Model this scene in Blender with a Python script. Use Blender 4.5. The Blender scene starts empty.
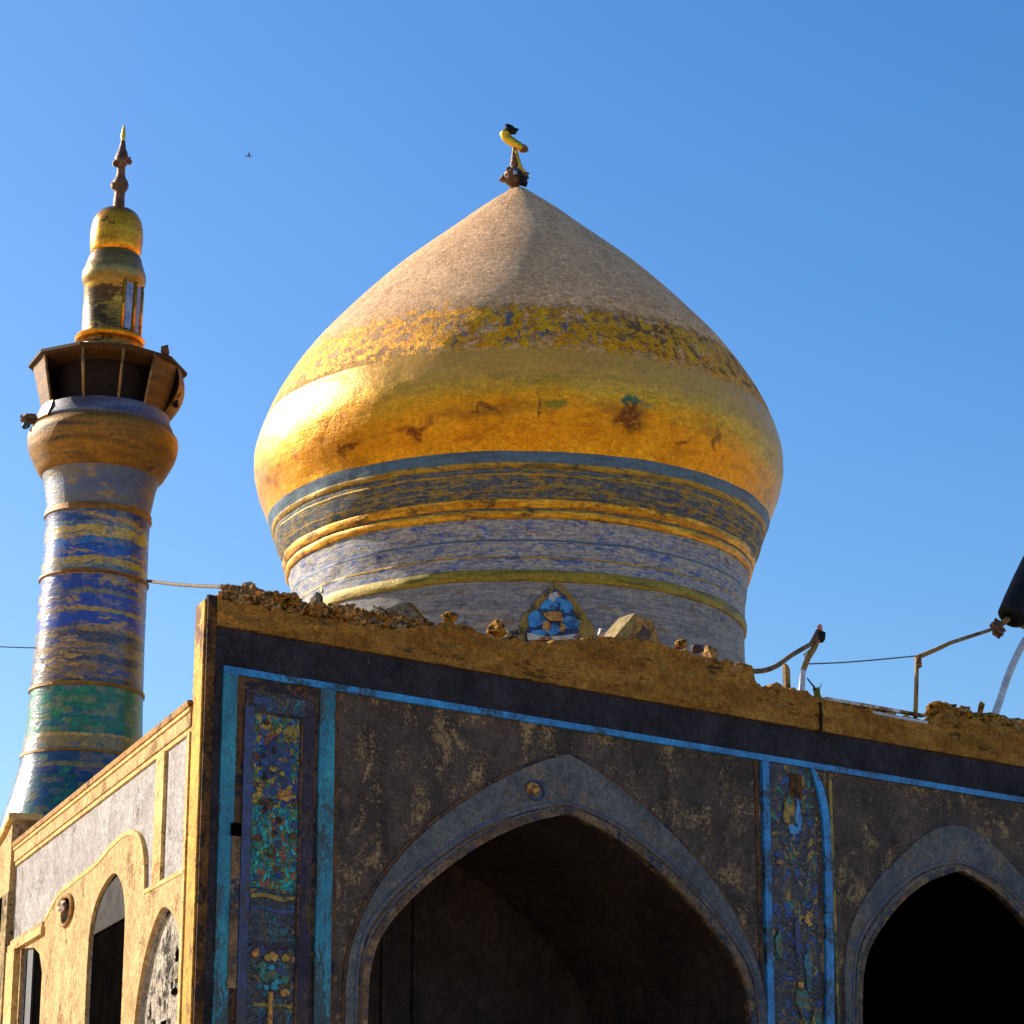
import bpy, bmesh, math, random
from mathutils import Vector, Matrix, Quaternion, noise as mnoise
from mathutils.geometry import tessellate_polygon
R = math.radians
random.seed(7)
scene = bpy.context.scene
COL = scene.collection

# ------------------------------------------------------------------ camera
F_PX, PITCH, EYE = 2600.0, R(16.5), 1.6
cam_d = bpy.data.cameras.new('camera'); cam = bpy.data.objects.new('camera', cam_d); COL.objects.link(cam)
cam.location = (0, 0, EYE); cam.rotation_euler = (R(90) + PITCH, 0, 0)
cam_d.sensor_width = 36; cam_d.lens = F_PX / 1024 * 36; cam_d.clip_end = 5000; cam_d.clip_start = .1
scene.camera = cam
scene.render.resolution_x = scene.render.resolution_y = 1024

# ------------------------------------------------------------------ sky and sun
SUN_EL, SUN_AZ = 27.0, -63.0            # azimuth clockwise from +Y (the view direction)
SUN_DIR = Vector((math.sin(R(SUN_AZ)) * math.cos(R(SUN_EL)), math.cos(R(SUN_AZ)) * math.cos(R(SUN_EL)), math.sin(R(SUN_EL))))
w = bpy.data.worlds.new('World'); scene.world = w; w.use_nodes = True
wn = w.node_tree; bgn = wn.nodes['Background']
sky = wn.nodes.new('ShaderNodeTexSky'); sky.sky_type = 'NISHITA'; sky.sun_disc = False
sky.sun_elevation = R(SUN_EL); sky.sun_rotation = R(SUN_AZ % 360); sky.altitude = 0
sky.air_density = 1.15; sky.dust_density = 1.2; sky.ozone_density = 3.6
hs = wn.nodes.new('ShaderNodeHueSaturation'); hs.inputs['Saturation'].default_value = 1.34; hs.inputs['Hue'].default_value = .507
wn.links.new(sky.outputs[0], hs.inputs['Color']); wn.links.new(hs.outputs[0], bgn.inputs[0]); bgn.inputs[1].default_value = 0.107
sl = bpy.data.lights.new('sun', 'SUN'); sl.energy = 5.0; sl.angle = R(.5); sl.color = (1, .92, .80)
so = bpy.data.objects.new('sun', sl); COL.objects.link(so); so.location = (-40, 20, 40)
so.rotation_euler = (-SUN_DIR).to_track_quat('-Z', 'Y').to_euler()
scene.view_settings.view_transform = 'Standard'; scene.view_settings.look = 'None'
scene.view_settings.exposure = 0.80; scene.view_settings.gamma = 1

# ------------------------------------------------------------------ frames
def ray(px, py):
    r = (px - 512) / F_PX; u = (512 - py) / F_PX
    return Vector((r, math.cos(PITCH) - u * math.sin(PITCH), math.sin(PITCH) + u * math.cos(PITCH)))
CX, CY = -3.864, 31.9                   # the near corner of the building
AF, AS = R(51.8), R(-21)                # azimuths of the front and the side wall
U = Vector((math.sin(AF), math.cos(AF))); W = Vector((math.sin(AS), math.cos(AS)))
def on_plane(px, py, D, off=0):
    n = Vector((-D.y, D.x)); O = Vector((CX, CY)) + n * off; d = ray(px, py)
    t = O.dot(n) / d.xy.dot(n)
    return ((d.xy * t - O).dot(D), d.z * t + EYE)
def fw(px, py, off=0): return on_plane(px, py, U, off)       # front wall: metres along, height
def sw(px, py, off=0): return on_plane(px, py, W, off)       # side wall
def at(px, py, Y):
    d = ray(px, py); t = Y / d.y
    return Vector((d.x * t, Y, d.z * t + EYE))

# ------------------------------------------------------------------ shader helper
def lin(h):
    f = lambda v: v / 12.92 if v <= .04045 else ((v + .055) / 1.055) ** 2.4
    return tuple(f(int(h[i:i + 2], 16) / 255) for i in (0, 2, 4)) + (1,)
class Sh:
    def __init__(s, name, rough=.7, metal=0, ior=1.5):
        s.m = bpy.data.materials.new(name); s.m.use_nodes = True; s.t = s.m.node_tree
        s.b = s.t.nodes['Principled BSDF']; s.set('Roughness', rough); s.set('Metallic', metal); s.set('IOR', ior)
        if ior == 1.5 and rough > .5 and not metal: s.set('Specular IOR Level', .18)
        s.obj = s.t.nodes.new('ShaderNodeTexCoord').outputs['Object']
    def lk(s, inp, v):
        if isinstance(v, bpy.types.NodeSocket): s.t.links.new(v, inp)
        elif v is not None: inp.default_value = v
    def set(s, k, v): s.lk(s.b.inputs[k], v)
    def math(s, op, a, b=None, c=None, clamp=False):
        n = s.t.nodes.new('ShaderNodeMath'); n.operation = op; n.use_clamp = clamp
        s.lk(n.inputs[0], a); s.lk(n.inputs[1], b)
        if c is not None: s.lk(n.inputs[2], c)
        return n.outputs[0]
    def sep(s, v):
        n = s.t.nodes.new('ShaderNodeSeparateXYZ'); s.lk(n.inputs[0], v); return n.outputs
    def comb(s, x, y, z):
        n = s.t.nodes.new('ShaderNodeCombineXYZ')
        for i, v in enumerate((x, y, z)): s.lk(n.inputs[i], v)
        return n.outputs[0]
    def cyl(s, r):
        o = s.sep(s.obj); a = s.math('ARCTAN2', o[0], s.math('MULTIPLY', o[1], -1.0))
        return s.comb(s.math('MULTIPLY', a, float(r)), 0.0, o[2])
    def sc(s, v, k):
        n = s.t.nodes.new('ShaderNodeVectorMath'); n.operation = 'MULTIPLY'; s.lk(n.inputs[0], v); n.inputs[1].default_value = k
        return n.outputs[0]
    def warp(s, v, scale, amt):
        n = s.t.nodes.new('ShaderNodeTexNoise'); s.lk(n.inputs['Vector'], v); n.inputs['Scale'].default_value = scale
        m = s.t.nodes.new('ShaderNodeVectorMath'); m.operation = 'MULTIPLY_ADD'
        q = s.t.nodes.new('ShaderNodeVectorMath'); q.operation = 'SUBTRACT'; s.lk(q.inputs[0], n.outputs['Color']); q.inputs[1].default_value = (.5, .5, .5)
        s.lk(m.inputs[0], q.outputs[0]); m.inputs[1].default_value = (amt,) * 3; s.lk(m.inputs[2], v)
        return m.outputs[0]
    def noise(s, v, scale, detail=4, rough=.55, dist=0):
        n = s.t.nodes.new('ShaderNodeTexNoise'); s.lk(n.inputs['Vector'], v); n.inputs['Scale'].default_value = scale
        n.inputs['Detail'].default_value = detail; n.inputs['Roughness'].default_value = rough; n.inputs['Distortion'].default_value = dist
        return n.outputs['Fac']
    def vor(s, v, scale, feature='F1', rnd=1):
        n = s.t.nodes.new('ShaderNodeTexVoronoi'); n.feature = feature; s.lk(n.inputs['Vector'], v)
        n.inputs['Scale'].default_value = scale; n.inputs['Randomness'].default_value = rnd
        return n
    def ramp(s, f, stops, interp='LINEAR'):
        n = s.t.nodes.new('ShaderNodeValToRGB'); s.lk(n.inputs[0], f); cr = n.color_ramp; cr.interpolation = interp
        stops = sorted(stops, key=lambda q: q[0])
        while len(cr.elements) < len(stops): cr.elements.new(.5)
        for e, (p, c) in zip(cr.elements, stops):
            e.position = p; e.color = lin(c) if isinstance(c, str) else ((c, c, c, 1) if isinstance(c, (int, float)) else c)
        return n.outputs[0]
    def step(s, f, a, b):
        n = s.t.nodes.new('ShaderNodeMapRange'); s.lk(n.inputs[0], f); n.inputs[1].default_value = a; n.inputs[2].default_value = b
        return n.outputs[0]
    def mix(s, f, a, b, mode='MIX'):
        n = s.t.nodes.new('ShaderNodeMix'); n.data_type = 'RGBA'; n.blend_type = mode; s.lk(n.inputs[0], f)
        for i, v in ((6, a), (7, b)):
            if isinstance(v, str): v = lin(v)
            s.lk(n.inputs[i], v)
        return n.outputs[2]
    def grain(s, col, amt=1.0, f1=32.0, f2=9.0):
        a = s.t.nodes.new('ShaderNodeMapRange'); s.lk(a.inputs[0], s.noise(s.obj, f1, 6, .8)); a.inputs[1].default_value = .36; a.inputs[2].default_value = .64
        a.inputs[3].default_value = 1 - .62 * amt; a.inputs[4].default_value = 1 + .62 * amt
        b = s.t.nodes.new('ShaderNodeMapRange'); s.lk(b.inputs[0], s.noise(s.obj, f2, 7, .7, .3)); b.inputs[1].default_value = .36; b.inputs[2].default_value = .64
        b.inputs[3].default_value = 1 - .38 * amt; b.inputs[4].default_value = 1 + .30 * amt
        n = s.t.nodes.new('ShaderNodeVectorMath'); n.operation = 'SCALE'; s.lk(n.inputs[0], col); s.lk(n.inputs['Scale'], s.math('MULTIPLY', a.outputs[0], b.outputs[0]))
        return n.outputs[0]
    def bump(s, h, strength=.5, dist=.02, prev=None):
        n = s.t.nodes.new('ShaderNodeBump'); n.inputs['Strength'].default_value = strength; n.inputs['Distance'].default_value = dist
        s.lk(n.inputs['Height'], h)
        if prev: s.lk(n.inputs['Normal'], prev)
        s.set('Normal', n.outputs[0]); return n.outputs[0]

def weathered(name, a, b, scale=3, rough=.85, fine=18, c=None, cov=.6, bump=.6, bd=.02, stretch=(1, 1, 1), ior=1.5, grain=.35, metal=0):
    """two-tone worn surface: large mottling, fine grain, optional patches of a third colour"""
    g = Sh(name, rough, metal, ior)
    v = g.sc(g.obj, stretch)
    f = g.step(g.noise(v, scale, 6, .62, .6), .38, .62)
    col = g.mix(f, a, b)
    if c:
        p = g.step(g.math('MULTIPLY', g.noise(g.warp(v, 4, .25), scale * .8, 8, .66), g.math('ADD', g.noise(v, fine * .8, 4, .7), .5)), cov - .09, cov - .02)
        col = g.mix(p, col, c)
    gr = g.noise(g.obj, fine, 8, .75)
    col = g.grain(col, grain * 1.5)
    g.set('Base Color', col)
    n = g.bump(g.noise(g.obj, fine, 8, .7), bump, bd)
    g.bump(g.noise(v, scale * 1.7, 5, .6), bump * .8, bd * 2.5, n)
    return g.m

M = {}
# spandrels: dark glaze with the ochre body showing through where it has flaked
def mk_facade():
    g = Sh('flaked_facade', .8)
    v = g.warp(g.obj, 2.5, .15)
    base = g.mix(g.step(g.noise(v, 1.3, 6, .6), .38, .62), '423933', '605047')
    pm = g.noise(g.sc(v, (1.05, 1, .9)), 1.5, 11, .78, .5)
    grit = g.noise(g.obj, 22, 5, .75)
    patch = g.step(g.math('ADD', g.math('MULTIPLY', pm, .72), g.math('MULTIPLY', grit, .42)), .588, .63)
    col = g.mix(g.math('MULTIPLY', patch, .85), base, g.mix(g.noise(g.obj, 6, 4), '8c6e4c', 'c09e70'))
    dark = g.step(g.noise(g.sc(v, (1.8, 1, .7)), 1.1, 7, .65), .56, .68)
    col = g.mix(g.math('MULTIPLY', dark, .8), col, '2a2322')
    br = g.t.nodes.new('ShaderNodeTexBrick'); o = g.sep(g.warp(g.obj, 3, .04)); g.lk(br.inputs['Vector'], g.comb(o[0], o[2], 0.0))
    br.inputs['Scale'].default_value = 3.2; br.inputs['Mortar Size'].default_value = .02; br.inputs['Mortar Smooth'].default_value = .6
    br.inputs['Color1'].default_value = (.62, .62, .62, 1); br.inputs['Color2'].default_value = (.42, .42, .42, 1); br.inputs['Mortar'].default_value = (.25, .25, .25, 1)
    col = g.mix(.35, col, br.outputs['Color'], 'OVERLAY')
    col = g.grain(col, .95)
    g.set('Base Color', col)
    n = g.bump(g.math('MULTIPLY', br.outputs['Fac'], -1.0), .35, .01)
    n = g.bump(g.noise(g.obj, 16, 8, .75), .9, .03, n); g.bump(patch, .6, .02, n)
    return g.m
M['facade'] = mk_facade()
def mk_navy():
    g = Sh('dark_navy_tile', .8, 0, 1.5)
    v = g.warp(g.obj, 3, .2)
    col = g.mix(g.step(g.noise(v, 1.6, 7, .65), .35, .65), '1c191d', '363036')
    col = g.mix(g.math('MULTIPLY', g.step(g.noise(g.sc(v, (.6, 1, 1.6)), 2.4, 8, .7), .58, .7), .6), col, '3a2c27')
    col = g.mix(g.math('MULTIPLY', g.step(g.vor(v, 26).outputs['Distance'], .17, .05), .5), col, '7a7c8c')
    col = g.mix(g.math('MULTIPLY', g.step(g.noise(g.sc(v, (3, 1, 9)), 2.6, 3, .5), .69, .73), .6), col, '5c6486')
    col = g.grain(col, .95)
    g.set('Base Color', col); n = g.bump(g.noise(g.obj, 24, 7, .7), .7, .02); g.bump(g.noise(v, 3, 5, .6), .6, .05, n)
    return g.m
M['navy'] = mk_navy()
M['blue'] = weathered('blue_glazed_trim', '14669e', '2688c6', 1.6, .45, 20, '1c3444', .60, .5, .012, grain=.45)
M['teal'] = weathered('teal_glazed_trim', '136a86', '2a8c9c', 1.2, .45, 20, '2a3a3c', .58, .5, .012, stretch=(1.6, 1, .6), grain=.5)
M['slate'] = weathered('slate_blue_arch_tile', '4d4d50', '666360', 1.6, .6, 17, '746250', .64, .7, .02, grain=.6)
M['rim'] = weathered('worn_lit_brown_rim', '5a4535', '8a6c4c', 2.5, .75, 16, '3a3d48', .6, .7, .02, grain=.6)  # worn brown; the lit look of the arch edge is put into the colour
M['frame_brown'] = weathered('brown_panel_edge', '4f3829', '6b4a2c', 2.0, .75, 16, '2a2530', .6, .6, .02, grain=.5)
M['frame_navy'] = weathered('navy_panel_frame', '262f55', '34406e', 1.4, .5, 18, '3a3030', .62, .6, .015, stretch=(1.5, 1, .5), grain=.6)
M['frame_dark'] = weathered('plum_dark_frame', '2c2632', '3d3342', 1.8, .6, 18, '4a3c30', .62, .6, .02, grain=.6)
M['coping'] = weathered('brown_mud_coping', '8c5c20', 'ac7a34', 1.5, .95, 12, '5f3f1c', .68, 1.0, .05, stretch=(.7, 1, 2.2), grain=.6)
M['crack'] = weathered('dark_crack', '1c130c', '2a1b10', 4)
M['rubble'] = weathered('broken_brick', '8a6236', 'b88e56', 5, .95, 14, '5a4028', .66, .4, .02, grain=.7)
M['rubble_ochre'] = weathered('ochre_brick', 'a06c1a', 'cc9230', 5, .9, 14, '4c3218', .62, 1.0, .05, grain=.6)
M['rubble_pale'] = weathered('pale_mortar_lump', '7c6c58', 'a39378', 5, .95, 14, '4a3a2c', .62, 1.0, .04, grain=.6)
M['edge_gold'] = weathered('gold_painted_edge', 'b57e1e', 'd7a236', 1.6, .7, 15, '6b4218', .62, .7, .025, stretch=(1, 1, .7), grain=.6)
M['edge_dark'] = weathered('brown_corner_strip', '4d3117', '6d4720', 3.0, .8, 15, '2c2018', .58, .8, .03, grain=.6)
M['plaster'] = weathered('grey_plaster', '948b86', 'aaa29c', 1.5, .95, 22, '6e645e', .66, .6, .015, grain=.55)
M['cream'] = weathered('golden_cream_plaster', 'ac8c5c', 'c6a470', 1.3, .92, 18, '87663e', .64, .7, .02, grain=.5)
M['cream_trim'] = weathered('yellow_cream_moulding', 'c09c5c', 'd4b274', 1.6, .85, 18, 'a0713a', .66, .6, .02, grain=.4)
M['orange_line'] = weathered('orange_brown_moulding', 'a0703a', 'b8884c', 1.6, .85, 18, '5e3a20', .62, .6, .02, grain=.4)
M['rough_plaster'] = weathered('decayed_niche_plaster', 'a59784', 'bfb0a0', 2.0, .95, 14, '3a332b', .60, 1.0, .05, grain=.9)
M['pier'] = weathered('stained_pier_plaster', '8b7650', 'a98f60', 2.0, .95, 14, '4d4330', .60, .9, .03, grain=.8)
M['dark'] = weathered('painted_dark_opening', '060505', '0b0908', 2, .95, bump=.1)  # near-black colour stands for the shade of deep openings
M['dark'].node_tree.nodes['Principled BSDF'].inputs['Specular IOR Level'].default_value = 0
M['lunette'] = weathered('grey_lunette_board', '25211e', '3c3732', 3, .9)
M['dark_blue'] = weathered('dark_window_pane', '15161c', '23252f', 2, .5, stretch=(4, 4, .4))
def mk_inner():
    g = Sh('dark_brown_interior', .85)  # dark brown base with bluish black vertical streaks
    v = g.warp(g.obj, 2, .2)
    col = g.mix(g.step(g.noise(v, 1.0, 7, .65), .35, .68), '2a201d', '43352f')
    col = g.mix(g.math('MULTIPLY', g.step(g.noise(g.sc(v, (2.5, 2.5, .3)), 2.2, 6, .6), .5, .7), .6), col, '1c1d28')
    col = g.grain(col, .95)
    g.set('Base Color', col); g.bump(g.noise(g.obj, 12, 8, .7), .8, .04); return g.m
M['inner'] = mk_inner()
M['roof'] = weathered('dusty_roof', '8d7452', 'a58a62', .8, .95)

def mk_mosaic(name, pal, scale=7.0, seed=0.0):
    g = Sh(name, .4, 0, 1.5)
    o = g.sep(g.obj); v = g.comb(g.math('ADD', o[0], seed), 0.0, g.math('MULTIPLY', o[2], .8))
    v = g.warp(g.warp(v, 2.2, .45), 7, .16)
    big = g.vor(v, scale * .7); cells = g.vor(v, scale * 2.4)
    k1 = g.sep(big.outputs['Color'])[0]; k2 = g.sep(cells.outputs['Color'])[1]
    f = g.math('ADD', g.math('MULTIPLY', k1, .62), g.math('MULTIPLY', k2, .38))
    n = len(pal); col = g.ramp(g.step(f, .12, .88), [(i / n, c) for i, c in enumerate(pal)], 'CONSTANT')
    edge = g.vor(v, scale * 2.4, 'DISTANCE_TO_EDGE').outputs['Distance']
    col = g.mix(g.math('MULTIPLY', g.step(edge, .07, .0), .7), col, '1a1614')
    col = g.grain(col, .95)
    g.set('Base Color', col); n_ = g.bump(g.step(edge, 0, .12), .6, .015); g.bump(g.noise(g.obj, 24, 6, .7), .6, .015, n_)
    return g.m
M['mosaic_top'] = mk_mosaic('floral_mosaic_blue_gold', ['14336b', '8a7a1e', '1c4a8e', '1d6b52', 'a2841f', '123a78', '4b6a2a', '17508a', '6a2f1c'], 6.5)
M['mosaic_teal'] = mk_mosaic('floral_mosaic_turquoise', ['0f6f74', '159a96', '2c6b3c', '0d5a78', '6f6f24', '1ca0a0', '0f4f5f', '8a4a20'], 8.5, 4.0)
M['mosaic_low'] = mk_mosaic('faded_mosaic', ['2a2a36', '3e352c', '24384e', '4b3d26', '2b2630', '1d5a66', '382e34', '6d5626', '26222c'], 6.0, 9.0)
M['mosaic_right'] = mk_mosaic('faded_pilaster_mosaic', ['2e2428', '44342a', '201e2c', '3c3034', '6a4a2c', '282230', '1c3c78', '5c4430', '2f2830', '94701c', '1c6a5c', '3a2a22'], 5.0, 14.0)
M['glaze_blue'] = weathered('blue_glazed_piece', '1a6cae', '3a92cf', 4, .3, 25, '12406f', .6, .5, .01, ior=1.6)
M['glaze_navy'] = weathered('navy_glazed_piece', '0f2450', '183a78', 8, .4, 25, '3a3a3a', .6)
M['glaze_green'] = weathered('green_glazed_piece', '17604a', '227a68', 9, .4, 25, '5a4a24', .56)
M['glaze_amber'] = weathered('amber_glazed_piece', 'a2661c', 'd09a2c', 5, .4, 25, '6a3814', .6)
M['olive_gold'] = weathered('olive_gold_frame', '826818', 'a88828', 3, .5, 22, '3a3218', .6, .7, .02)
M['white_tile'] = weathered('white_worn_tile', 'a9a49c', 'cfc8bc', 4, .5, 22, '8a5a38', .6)

# ------------------------------------------------------------------ dome and minaret shaders
def mk_cone():
    g = Sh('sandy_dome_shell', .62)
    v = g.cyl(3.5)
    col = g.mix(g.step(g.noise(v, .9, 6, .6), .3, .7), 'd6a06a', 'eebc86')
    col = g.mix(g.math('MULTIPLY', g.step(g.noise(g.sc(v, (1, 1, .35)), 1.2, 6, .6), .52, .72), .35), col, '8d6a4c')
    col = g.mix(g.math('MULTIPLY', g.step(g.vor(g.obj, 14).outputs['Distance'], .18, .08), .35), col, '7f6248')
    col = g.grain(col, .95)
    g.set('Base Color', col); n = g.bump(g.noise(g.obj, 17, 8, .75), 1.0, .035); g.bump(g.noise(v, 1.2, 4, .6), .5, .12, n)
    return g.m
def gold_nodes(g, v, tone=('d39a1c', 'eab83a'), dark='7a4a0c'):
    col = g.mix(g.step(g.noise(v, 1.1, 6, .62), .35, .65), *tone)
    col = g.mix(g.math('MULTIPLY', g.step(g.noise(g.sc(g.warp(v, 3, .3), (.5, 1, 1.7)), 1.5, 8, .7), .54, .70), .75), col, dark)
    return g.grain(col, .8)
def spot(g, v, ang, z, ra, rz, r):
    """irregular stain with a fixed place on the gold (angle in degrees from the front)"""
    o = g.sep(g.warp(v, 2.6, .7))
    a = g.math('DIVIDE', g.math('SUBTRACT', o[0], R(ang) * r), ra); b = g.math('DIVIDE', g.math('SUBTRACT', o[2], z), rz)
    d = g.math('SQRT', g.math('ADD', g.math('MULTIPLY', a, a), g.math('MULTIPLY', b, b)))
    return g.step(d, 1.0, .55)
def mk_bulge():
    g = Sh('burnished_gold', .32, .75)
    v = g.cyl(5.1)
    col = gold_nodes(g, v, ('e0960c', 'f2b020'), '96560c')
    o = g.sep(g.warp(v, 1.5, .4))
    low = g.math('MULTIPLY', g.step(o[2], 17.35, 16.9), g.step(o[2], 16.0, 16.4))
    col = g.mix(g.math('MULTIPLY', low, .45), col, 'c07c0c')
    col = g.mix(g.math('MULTIPLY', g.step(o[2], 17.1, 17.6), .55), col, 'd8a048')  # pale sheen of the upper bulge painted into the gold
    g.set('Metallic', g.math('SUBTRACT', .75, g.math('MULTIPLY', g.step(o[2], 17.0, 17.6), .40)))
    col = g.mix(g.math('MULTIPLY', g.math('MULTIPLY', g.step(g.noise(g.sc(g.warp(v, 2, .4), (.35, 1, 1.5)), 2.0, 8, .7), .50, .62), low), .6), col, '8a5414')
    dots = [(23, 16.80, .34, .42, '5a2a10'), (23.5, 17.08, .34, .13, '2c5a48'), (-22, 16.6, .40, .16, '6a3210'), (4, 16.8, .05, .32, '6b4a16'),
            (7, 16.95, .30, .14, '7a7224'), (-38, 16.45, .30, .08, '7a3c12'), (45, 16.75, .10, .28, '7a5012'), (-7, 16.85, .35, .06, '7c4a14'), (36, 16.55, .3, .08, '7a4a14'), (-55, 16.6, .2, .2, 'a8661a')]
    for a, z, ra, rz, c in dots:
        k = g.math('MULTIPLY', spot(g, v, a, z, ra, rz, 5.1), g.step(g.noise(g.obj, 9, 5, .7), .34, .50))
        col = g.mix(g.math('MULTIPLY', k, .92), col, c)
    g.set('Base Color', col)
    g.set('Roughness', g.step(g.noise(g.obj, 6, 6, .7), -.22, 1.75))
    n = g.bump(g.noise(g.obj, 15, 8, .75), .35, .03)
    n = g.bump(g.noise(g.sc(v, (.25, 1, 2.6)), 2.2, 5, .6), .25, .05, n)
    g.bump(g.noise(v, 2.0, 4, .6), .28, .08, n)
    return g.m
def mk_ornament():
    g = Sh('gold_leaf_ornament', .6)
    v = g.cyl(4.9)
    q = g.warp(g.warp(v, 1.8, .5), 7, .16)
    f = g.noise(q, 4.2, 4, .62, .9)
    zz = g.sep(g.warp(g.warp(v, 3.0, .30), 9, .14))[2]
    env = g.math('MULTIPLY', g.step(zz, 18.0, 18.2), g.step(zz, 19.22, 18.98))
    mask = g.step(g.math('ADD', f, g.math('MULTIPLY', env, .16)), .612, .64)
    ang = g.sep(v)[0]
    body = g.mix(g.step(g.noise(v, .9, 6, .6), .3, .7), 'd6a06a', 'eebc86')
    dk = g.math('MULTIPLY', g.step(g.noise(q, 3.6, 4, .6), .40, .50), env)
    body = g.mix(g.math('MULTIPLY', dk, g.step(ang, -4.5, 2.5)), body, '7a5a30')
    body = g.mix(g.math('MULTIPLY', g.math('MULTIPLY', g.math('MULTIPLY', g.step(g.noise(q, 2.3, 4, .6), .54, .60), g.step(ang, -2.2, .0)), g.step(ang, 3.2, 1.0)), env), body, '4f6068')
    z0 = g.sep(g.warp(v, 2.5, .2))[2]
    body = g.mix(g.math('MULTIPLY', g.step(z0, 18.25, 18.02), .8), body, 'c8943c')
    col = g.mix(mask, body, g.mix(g.step(g.noise(v, 3, 4), .35, .65), 'd98804', 'f3ac0a'))
    col = g.grain(col, .95)
    g.set('Base Color', col); g.set('Metallic', g.math('MULTIPLY', mask, .3)); g.set('Roughness', g.mix(mask, (.85, .85, .85, 1), (.5, .5, .5, 1)))
    n = g.bump(mask, .6, .03); g.bump(g.noise(g.obj, 16, 8, .75), .9, .03, n)
    return g.m
def mk_band(name, r, cols, zs=14.0, rough=.45, fleck=None, metal=0, ior=1.5, grain=.7, bmp=.8):
    """glazed courses: the colour runs in thin horizontal streaks"""
    g = Sh(name, rough, metal, ior); v = g.cyl(r)
    q = g.warp(v, 1.2, .10)
    f = g.noise(g.sc(q, (.12, 1, 1.0)), zs * .75, 3, .6)
    n = len(cols); col = g.ramp(g.step(f, .36, .64), [(i / (n - 1), c) for i, c in enumerate(cols)])
    if fleck:
        for c, sc_, th in fleck:
            col = g.mix(g.math('MULTIPLY', g.step(g.noise(g.sc(g.warp(v, 4, .2), (.45, 1, 1.5)), sc_, 6, .7), th, th + .05), .85), col, c)
    col = g.grain(col, grain * .9)
    g.set('Base Color', col); m_ = g.bump(f, .45, .03); g.bump(g.noise(g.obj, 18, 8, .75), bmp * .6, .03, m_)
    return g.m
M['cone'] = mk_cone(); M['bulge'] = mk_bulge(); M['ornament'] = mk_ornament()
M['d_blue'] = mk_band('slate_blue_glazed_course', 5, ['3f5a72', '4a6a84', '36506a'], 6, .5, [('8a7440', 6, .66)])
M['d_goldline'] = mk_band('gold_thin_course', 5, ['9a7420', 'b8902a', '7a6226'], 10, .5, [('4a4636', 5, .54)], .4)
M['d_grey'] = mk_band('gold_flecked_grey_course', 5, ['4a5666', '66696c', '36445e', '8f8048', '505c6e'], 12, .6, [('a27c28', 8, .53), ('2c3038', 6, .62)])
M['d_gold'] = mk_band('orange_gold_moulding', 5, ['cc8c14', 'e8ac28', 'b07212', 'd89a1c'], 7, .42, [('5f4420', 3.4, .55), ('8a7a5c', 6, .60)], .6)
M['d_tile'] = mk_band('blue_grey_brick_drum', 4.5, ['8a8886', 'b0a89a', '6a7290', 'bcae9a', '8a8682'], 13, .6, [('4462a6', 5, .55), ('7a5a3c', 4, .60), ('4a4850', 5, .62), ('9a8f88', 9, .62)])
M['d_olive'] = mk_band('olive_gold_ring', 4.5, ['7c6610', 'a08618', '62500f'], 8, .5, None, .3)
M['d_low'] = mk_band('grey_lower_drum', 4.5, ['8a847c', '9e968c', '747478', 'a49684'], 8, .65, [('8a6c50', 3.4, .58), ('56525a', 3.0, .61), ('50608a', 6, .62)])
def mk_shaft():
    g = Sh('banded_glazed_tile', .24, 0, 1.6); v = g.cyl(1.05)
    o = g.sep(g.warp(g.warp(v, 1.0, .12), 5, .07)); z = o[2]
    z0, z1 = 9.0, 16.6
    st = [(9.0, '22504a'), (9.9, '1f4a50'), (10.4, '2a4a40'), (10.46, '20345c'), (10.62, '7a6c2c'), (10.7, '26405a'), (10.93, '243c58'), (10.97, '8a7228'), (11.2, 'b88c24'), (11.26, '1c6a40'),
          (12.2, '1e564e'), (12.24, '3a2a18'), (12.33, '7a5a2c'), (12.65, '40342c'), (12.8, '8a6832'), (13.0, '463a34'), (13.2, '8a6a38'), (13.3, '283c98'), (13.6, 'a88a2c'), (13.68, '2a3e9c'), (13.95, '6f6650'),
          (14.02, '263a8c'), (14.3, '8a5a2c'), (14.42, '7c7c60'), (14.52, 'b0901c'), (14.66, '1f489c'), (14.9, '2a62a0'), (15.05, 'b8962c'), (15.28, '6f7a78'), (15.38, '263260'), (15.72, '8f7840')]
    col = g.ramp(g.math('DIVIDE', g.math('SUBTRACT', z, z0), z1 - z0), [((a - z0) / (z1 - z0), c) for a, c in st], 'CONSTANT')
    q = g.warp(v, 3, .3)
    bc = g.vor(g.sc(g.warp(v, 6, .08), (.55, 1, 1)), 9.0, rnd=.55); bk = g.sep(bc.outputs['Color'])
    col = g.mix(g.math('MULTIPLY', g.step(bk[0], .62, .7), .35), col, 'a07e2c'); col = g.mix(g.math('MULTIPLY', g.step(bk[1], .70, .78), .4), col, '1f3478')
    up = g.step(z, 12.2, 12.3)
    col = g.mix(g.math('MULTIPLY', g.math('MULTIPLY', g.step(g.noise(g.sc(q, (.22, 1, 2.2)), 2.6, 5, .6), .56, .60), .85), up), col, 'b0862c')
    col = g.mix(g.math('MULTIPLY', g.math('MULTIPLY', g.step(g.noise(g.sc(q, (.2, 1, 2.8)), 3.4, 5, .6), .57, .61), .8), up), col, '283c78')
    col = g.mix(g.math('MULTIPLY', g.step(g.noise(g.sc(q, (1.6, 1, .7)), 3.6, 5, .6), .62, .67), .7), col, '47402c')
    col = g.mix(g.math('MULTIPLY', g.math('MULTIPLY', g.step(g.noise(q, 2.2, 5, .6), .58, .68), .8), g.step(z, 12.2, 12.1)), col, '2f8a3c')
    col = g.grain(col, .95)
    g.set('Base Color', col)
    m_ = g.bump(g.noise(g.sc(q, (.3, 1, 2)), 4, 5, .6), .5, .03); g.bump(g.noise(g.obj, 14, 7, .7), .22, .02, m_)
    return g.m
M['shaft'] = mk_shaft()
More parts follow.
